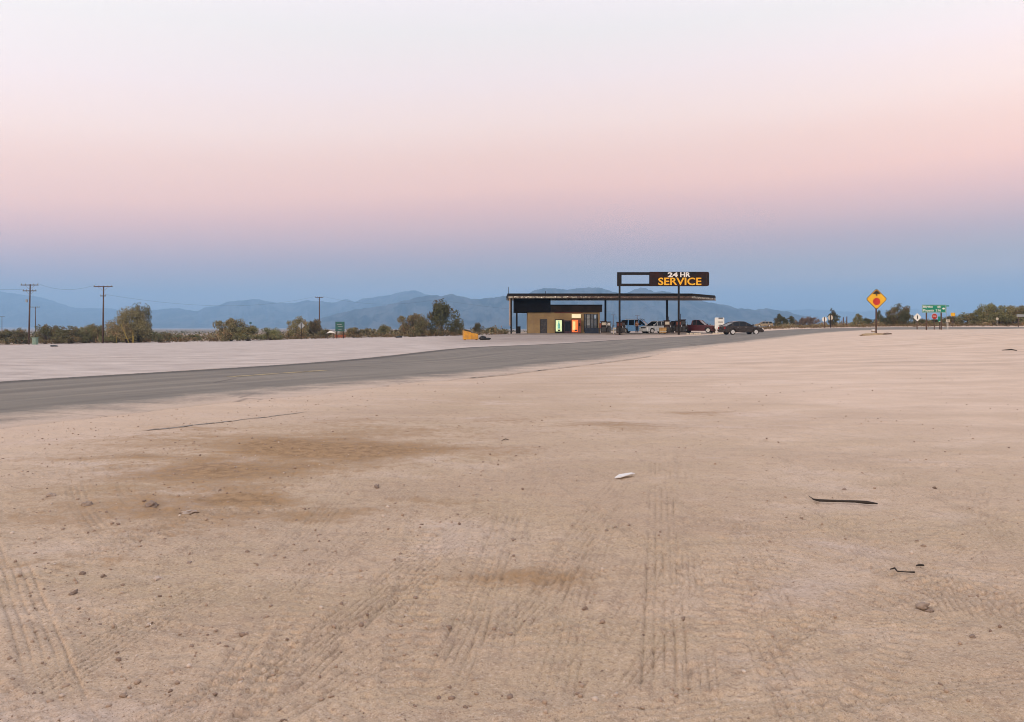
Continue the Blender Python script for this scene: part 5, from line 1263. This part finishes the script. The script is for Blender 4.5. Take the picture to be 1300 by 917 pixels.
rk = [(1172, 777, .040, .030, .026, 'rock', 'grey crumpled stone at lower right below the thin twig'), (1181, 779, .022, .018, .015, 'brownrock', 'dark pebble touching the right side of the grey crumpled stone'),
      (652, 686, .022, .018, .014, 'brownrock', 'brown stone in the lower middle of the sand'), (743, 776, .016, .014, .012, 'brownrock', 'dark stone at the bottom right of the barred tyre track'),
      (868, 786, .018, .013, .01, 'brownrock', 'small dark stone between the ribbed tracks near the bottom'), (241, 652, .065, .035, .018, 'rock', 'flat white stone below the brown stain on the left'),
      (110, 641, .06, .04, .03, 'rock', 'large pale stone left of the brown stain'), (64, 632, .05, .035, .025, 'rock', 'pale stone near the left edge above the track marks'),
      (193, 643, .09, .04, .03, 'brownrock', 'brown clod left of the flat white stone'), (200, 738, .03, .022, .02, 'rock', 'yellowish stone in the lower left'),
      (93, 760, .028, .02, .018, 'brownrock', 'dark stone in the lower left corner area'), (132, 736, .022, .016, .014, 'brownrock', 'dark pebble left of the yellowish stone'),
      (104, 733, .024, .016, .014, 'brownrock', 'dark pebble farthest left beside the yellowish stone'), (240, 718, .03, .016, .014, 'brownrock', 'dark stone right of and above the yellowish stone'),
      (478, 619, .05, .025, .02, 'brownrock', 'dark clod right of the brown stain in the centre left'), (405, 681, .02, .015, .013, 'rock', 'cream pebble in the centre left'),
      (1072, 623, .02, .015, .013, 'brownrock', 'dark pebble above the long dark stick'), (1187, 623, .03, .02, .015, 'brownrock', 'dark pebble above and right of the long dark stick'),
      (1234, 814, .016, .012, .01, 'brownrock', 'tiny dark stone in the lower right corner area'), (770, 677, .02, .015, .012, 'rock', 'pale pebble in the middle below the paper'),
      ]
for i, (px, py, a_, b_2, c_2, m_, lab) in enumerate(rk):
    if not m_ or 'watermark' in lab: continue
    a_, b_2, c_2 = a_ * .72, b_2 * .8, c_2 * .72
    o = blob(3, a_, b_2, c_2, 50 + i * 3, .8).build('stone', M[m_], loc=near(px, py, c_2 * .3), rz=random.uniform(0, 3), smooth=(i % 2 == 0)); tag(o, lab, 'stone', 'loose stones on the sand')
o = blob(3, .45, .3, .12, 7, .5).build('tyre_scrap', M['bag'], loc=G(68.5, 105, .06)); tag(o, 'black scrap of tyre lying on the gravel lot at the left', 'tyre scrap')
o = blob(3, .5, .3, .16, 9, .5).build('tyre_scrap', M['bag'], loc=G(506.5, 110, .08)); tag(o, 'black scrap of tyre on the lot before the big creosote bush', 'tyre scrap')
for i, (p, d_, lab) in enumerate([(23, 131, 'flat pale slab at the lot edge left of the utility cabinet'), (209, 131, 'flat dark slab at the lot edge right of the leaning tree')]):
    o = blob(3, .9, .3, .1, 33 + i, .5).build('slab', M['rock'] if i == 0 else M['brownrock'], loc=G(p, d_, .05)); tag(o, lab, 'slab')

def pebbles():
    g = np.random.default_rng(99); bm = bmesh.new(); bmesh.ops.create_icosphere(bm, subdivisions=1, radius=1)
    bv = np.array([tuple(v.co) for v in bm.verts]); bf = np.array([[v.index for v in f.verts] for f in bm.faces]); bm.free()
    N = 22000; Y = 2.4 + 16 * g.random(N) ** 1.3; U = g.uniform(-.95, .95, N); X = U * Y
    # denser round the stain and the left side
    den = .25 + .75 * np.clip(sstep(.25, -.45, U) + .4 * fbm(X * .6, Y * .6, 91, 2), 0, 1)
    keep = (g.random(N) < den) & ~in_road(X, Y); X = X[keep]; Y = Y[keep]; n = len(X)
    Z = H(X, Y) + relief(X, Y)
    s = .0024 + .011 * g.random(n) ** 7
    sc = s[:, None] * g.uniform(.6, 1.3, (n, 3)); an = g.uniform(0, 2 * PI, n); ca, sa = np.cos(an), np.sin(an)
    v = bv[None] * sc[:, None] * (1 + .25 * g.normal(size=(n, len(bv), 1)))
    vx = v[..., 0] * ca[:, None] - v[..., 1] * sa[:, None] + X[:, None]; vy = v[..., 0] * sa[:, None] + v[..., 1] * ca[:, None] + Y[:, None]; vz = v[..., 2] * .8 + (Z + s * .25)[:, None]
    V = np.stack([vx, vy, vz], -1).reshape(-1, 3); Fc = (bf[None] + (np.arange(n) * len(bv))[:, None, None]).reshape(-1, 3)
    m, t, b = newmat('mixed_pebbles'); tn = t.attr('tint').outputs['Fac']
    c = t.mix(t.rng(tn, 0, .5), (.20, .135, .10), (.36, .26, .19)); c = t.mix(t.rng(tn, .8, .95), c, (.58, .47, .38))
    m.node_tree.links.new(c, b.inputs['Base Color']); b.inputs['Roughness'].default_value = .9
    o = npmesh('gravel', V, Fc, m, uvattr={'tint': np.repeat(g.random(n), len(bv))}); tag(o, 'loose fine gravel scattered over the foreground sand', None, None, 'stuff')
pebbles()

# ------------------------------------------------------------------ world
SUN_EL, SUN_AZ = 11.0, -155.0            # low glow behind the camera, a little to the left
w = bpy.data.worlds.new('World'); scene.world = w; w.use_nodes = True; T = NT(w.node_tree); bg = w.node_tree.nodes['Background']
gen = T.n('ShaderNodeTexCoord').outputs['Generated']
sp = T.n('ShaderNodeSeparateXYZ', ins={0: T.n('ShaderNodeVectorMath', operation='NORMALIZE', ins={0: gen}).outputs[0]})
sxx, syy, szz = sp.outputs
hor = T.math('SQRT', T.math('MAXIMUM', T.math('SUBTRACT', 1.0, T.math('MULTIPLY', szz, szz)), 1e-6))
tanv = T.math('DIVIDE', szz, hor)
az = T.math('ARCTAN2', sxx, syy)          # 0 ahead, + right
azc = T.math('MINIMUM', T.math('MAXIMUM', az, -.8), .8)
nz = T.noise(T.n('ShaderNodeMapping', ins={0: gen, 3: (1.2, 1.2, 9)}).outputs[0], 2.0, 3, .5)
shift = T.math('ADD', T.math('MULTIPLY', T.math('MINIMUM', azc, 0.0), .065), T.math('MULTIPLY', T.math('MAXIMUM', azc, 0.0), .026))
fade = T.rng(tanv, .0, .05, 0, 1); fade2 = T.rng(tanv, .30, .42, 1, 0)
val = T.math('SUBTRACT', tanv, T.math('MULTIPLY', T.math('MULTIPLY', shift, fade), fade2))
val = T.math('ADD', val, T.math('MULTIPLY', T.math('SUBTRACT', nz, .5), .016))
ramp = T.n('ShaderNodeValToRGB', ins={0: T.rng(val, -.05, .75)}); cr = ramp.color_ramp
def rp(v): return (v + .05) / .8
SKY = [(-0.05, 0.16, 0.24, 0.36), (0.0, 0.22, 0.31, 0.43), (0.047, 0.62, 0.47, 0.4), (0.062, 0.58, 0.45, 0.4), (0.092, 0.703, 0.462, 0.423), (0.122, 0.921, 0.551, 0.469), (0.147, 1.065, 0.623, 0.508), (0.172, 1.19, 0.717, 0.56), (0.212, 1.163, 0.779, 0.639), (0.252, 1.159, 0.876, 0.773), (0.312, 1.093, 0.918, 0.89), (0.372, 1.022, 0.945, 0.922), (0.412, 1.053, 0.963, 0.973), (0.58, 0.86, 0.86, 0.98), (0.75, 0.8, 0.85, 1.0)]
stops = [(a_, (b_, c_, d_)) for a_, b_, c_, d_ in SKY]
while len(cr.elements) > 1: cr.elements.remove(cr.elements[-1])
cr.elements[0].position = rp(stops[0][0]); cr.elements[0].color = stops[0][1] + (1,)
for v, c in stops[1:]:
    e = cr.elements.new(min(1, rp(v))); e.color = c + (1,)
# afterglow behind the camera
sd = (math.sin(R(SUN_AZ)) * math.cos(R(SUN_EL)), math.cos(R(SUN_AZ)) * math.cos(R(SUN_EL)), math.sin(R(SUN_EL)))
dt = T.n('ShaderNodeVectorMath', operation='DOT_PRODUCT', ins={0: gen, 1: sd}).outputs['Value']
glow = T.math('POWER', T.rng(dt, -.1, 1.0), 2.0)
nish = T.n('ShaderNodeTexSky', sky_type='NISHITA'); nish.sun_disc = False; nish.sun_elevation = R(2.0); nish.sun_rotation = R(SUN_AZ)
nish.air_density = 1.2; nish.dust_density = 1.5
side = T.math('ADD', 1.0, T.math('MULTIPLY', T.math('MULTIPLY', azc, azc), .33))
rs = T.n('ShaderNodeVectorMath', operation='SCALE', ins={0: ramp.outputs[0], 3: side}).outputs[0]
c1 = T.mix(glow, rs, (1.55, 1.18, .90))
c2 = T.mix(.06, c1, nish.outputs[0], 'ADD')
c2 = T.mix(T.rng(dt, -.2, .2), c1, c2)
w.node_tree.links.new(c2, bg.inputs[0]); bg.inputs[1].default_value = 1.0
ld = bpy.data.lights.new('sun', 'SUN'); ld.energy = 1.6; ld.angle = R(6); ld.color = (1, .84, .74)
lo = bpy.data.objects.new('sun', ld); COL.objects.link(lo); lo.rotation_euler = (R(90 - SUN_EL), 0, R(180 - SUN_AZ)) 
# a sun lamp shines along its -Z: aim it away from the glow direction
from mathutils import Vector
lo.rotation_euler = (-Vector(sd)).to_track_quat('-Z', 'Y').to_euler()

# ------------------------------------------------------------------ camera
cd = bpy.data.cameras.new('camera'); cam = bpy.data.objects.new('camera', cd); COL.objects.link(cam); scene.camera = cam
cam.location = (0, 0, EYE); cam.rotation_euler = (R(90), 0, 0)
cd.sensor_width = 36; cd.lens = F / 1300 * 36; cd.shift_y = -(458.5 - HY) / 1300; cd.clip_start = .05; cd.clip_end = 120000
scene.view_settings.view_transform = 'Standard'; scene.view_settings.look = 'None'; scene.view_settings.exposure = 0; scene.view_settings.gamma = 1
try: scene.view_settings.use_curve_mapping = False
except Exception: pass
cy = scene.cycles; cy.max_bounces = 6; cy.diffuse_bounces = 3; cy.glossy_bounces = 3; cy.volume_bounces = 2; cy.use_denoising = True; cy.pixel_filter_type = 'BLACKMAN_HARRIS'; cy.filter_width = 1.0
try: cy.denoiser = 'OPENIMAGEDENOISE'
except Exception: pass
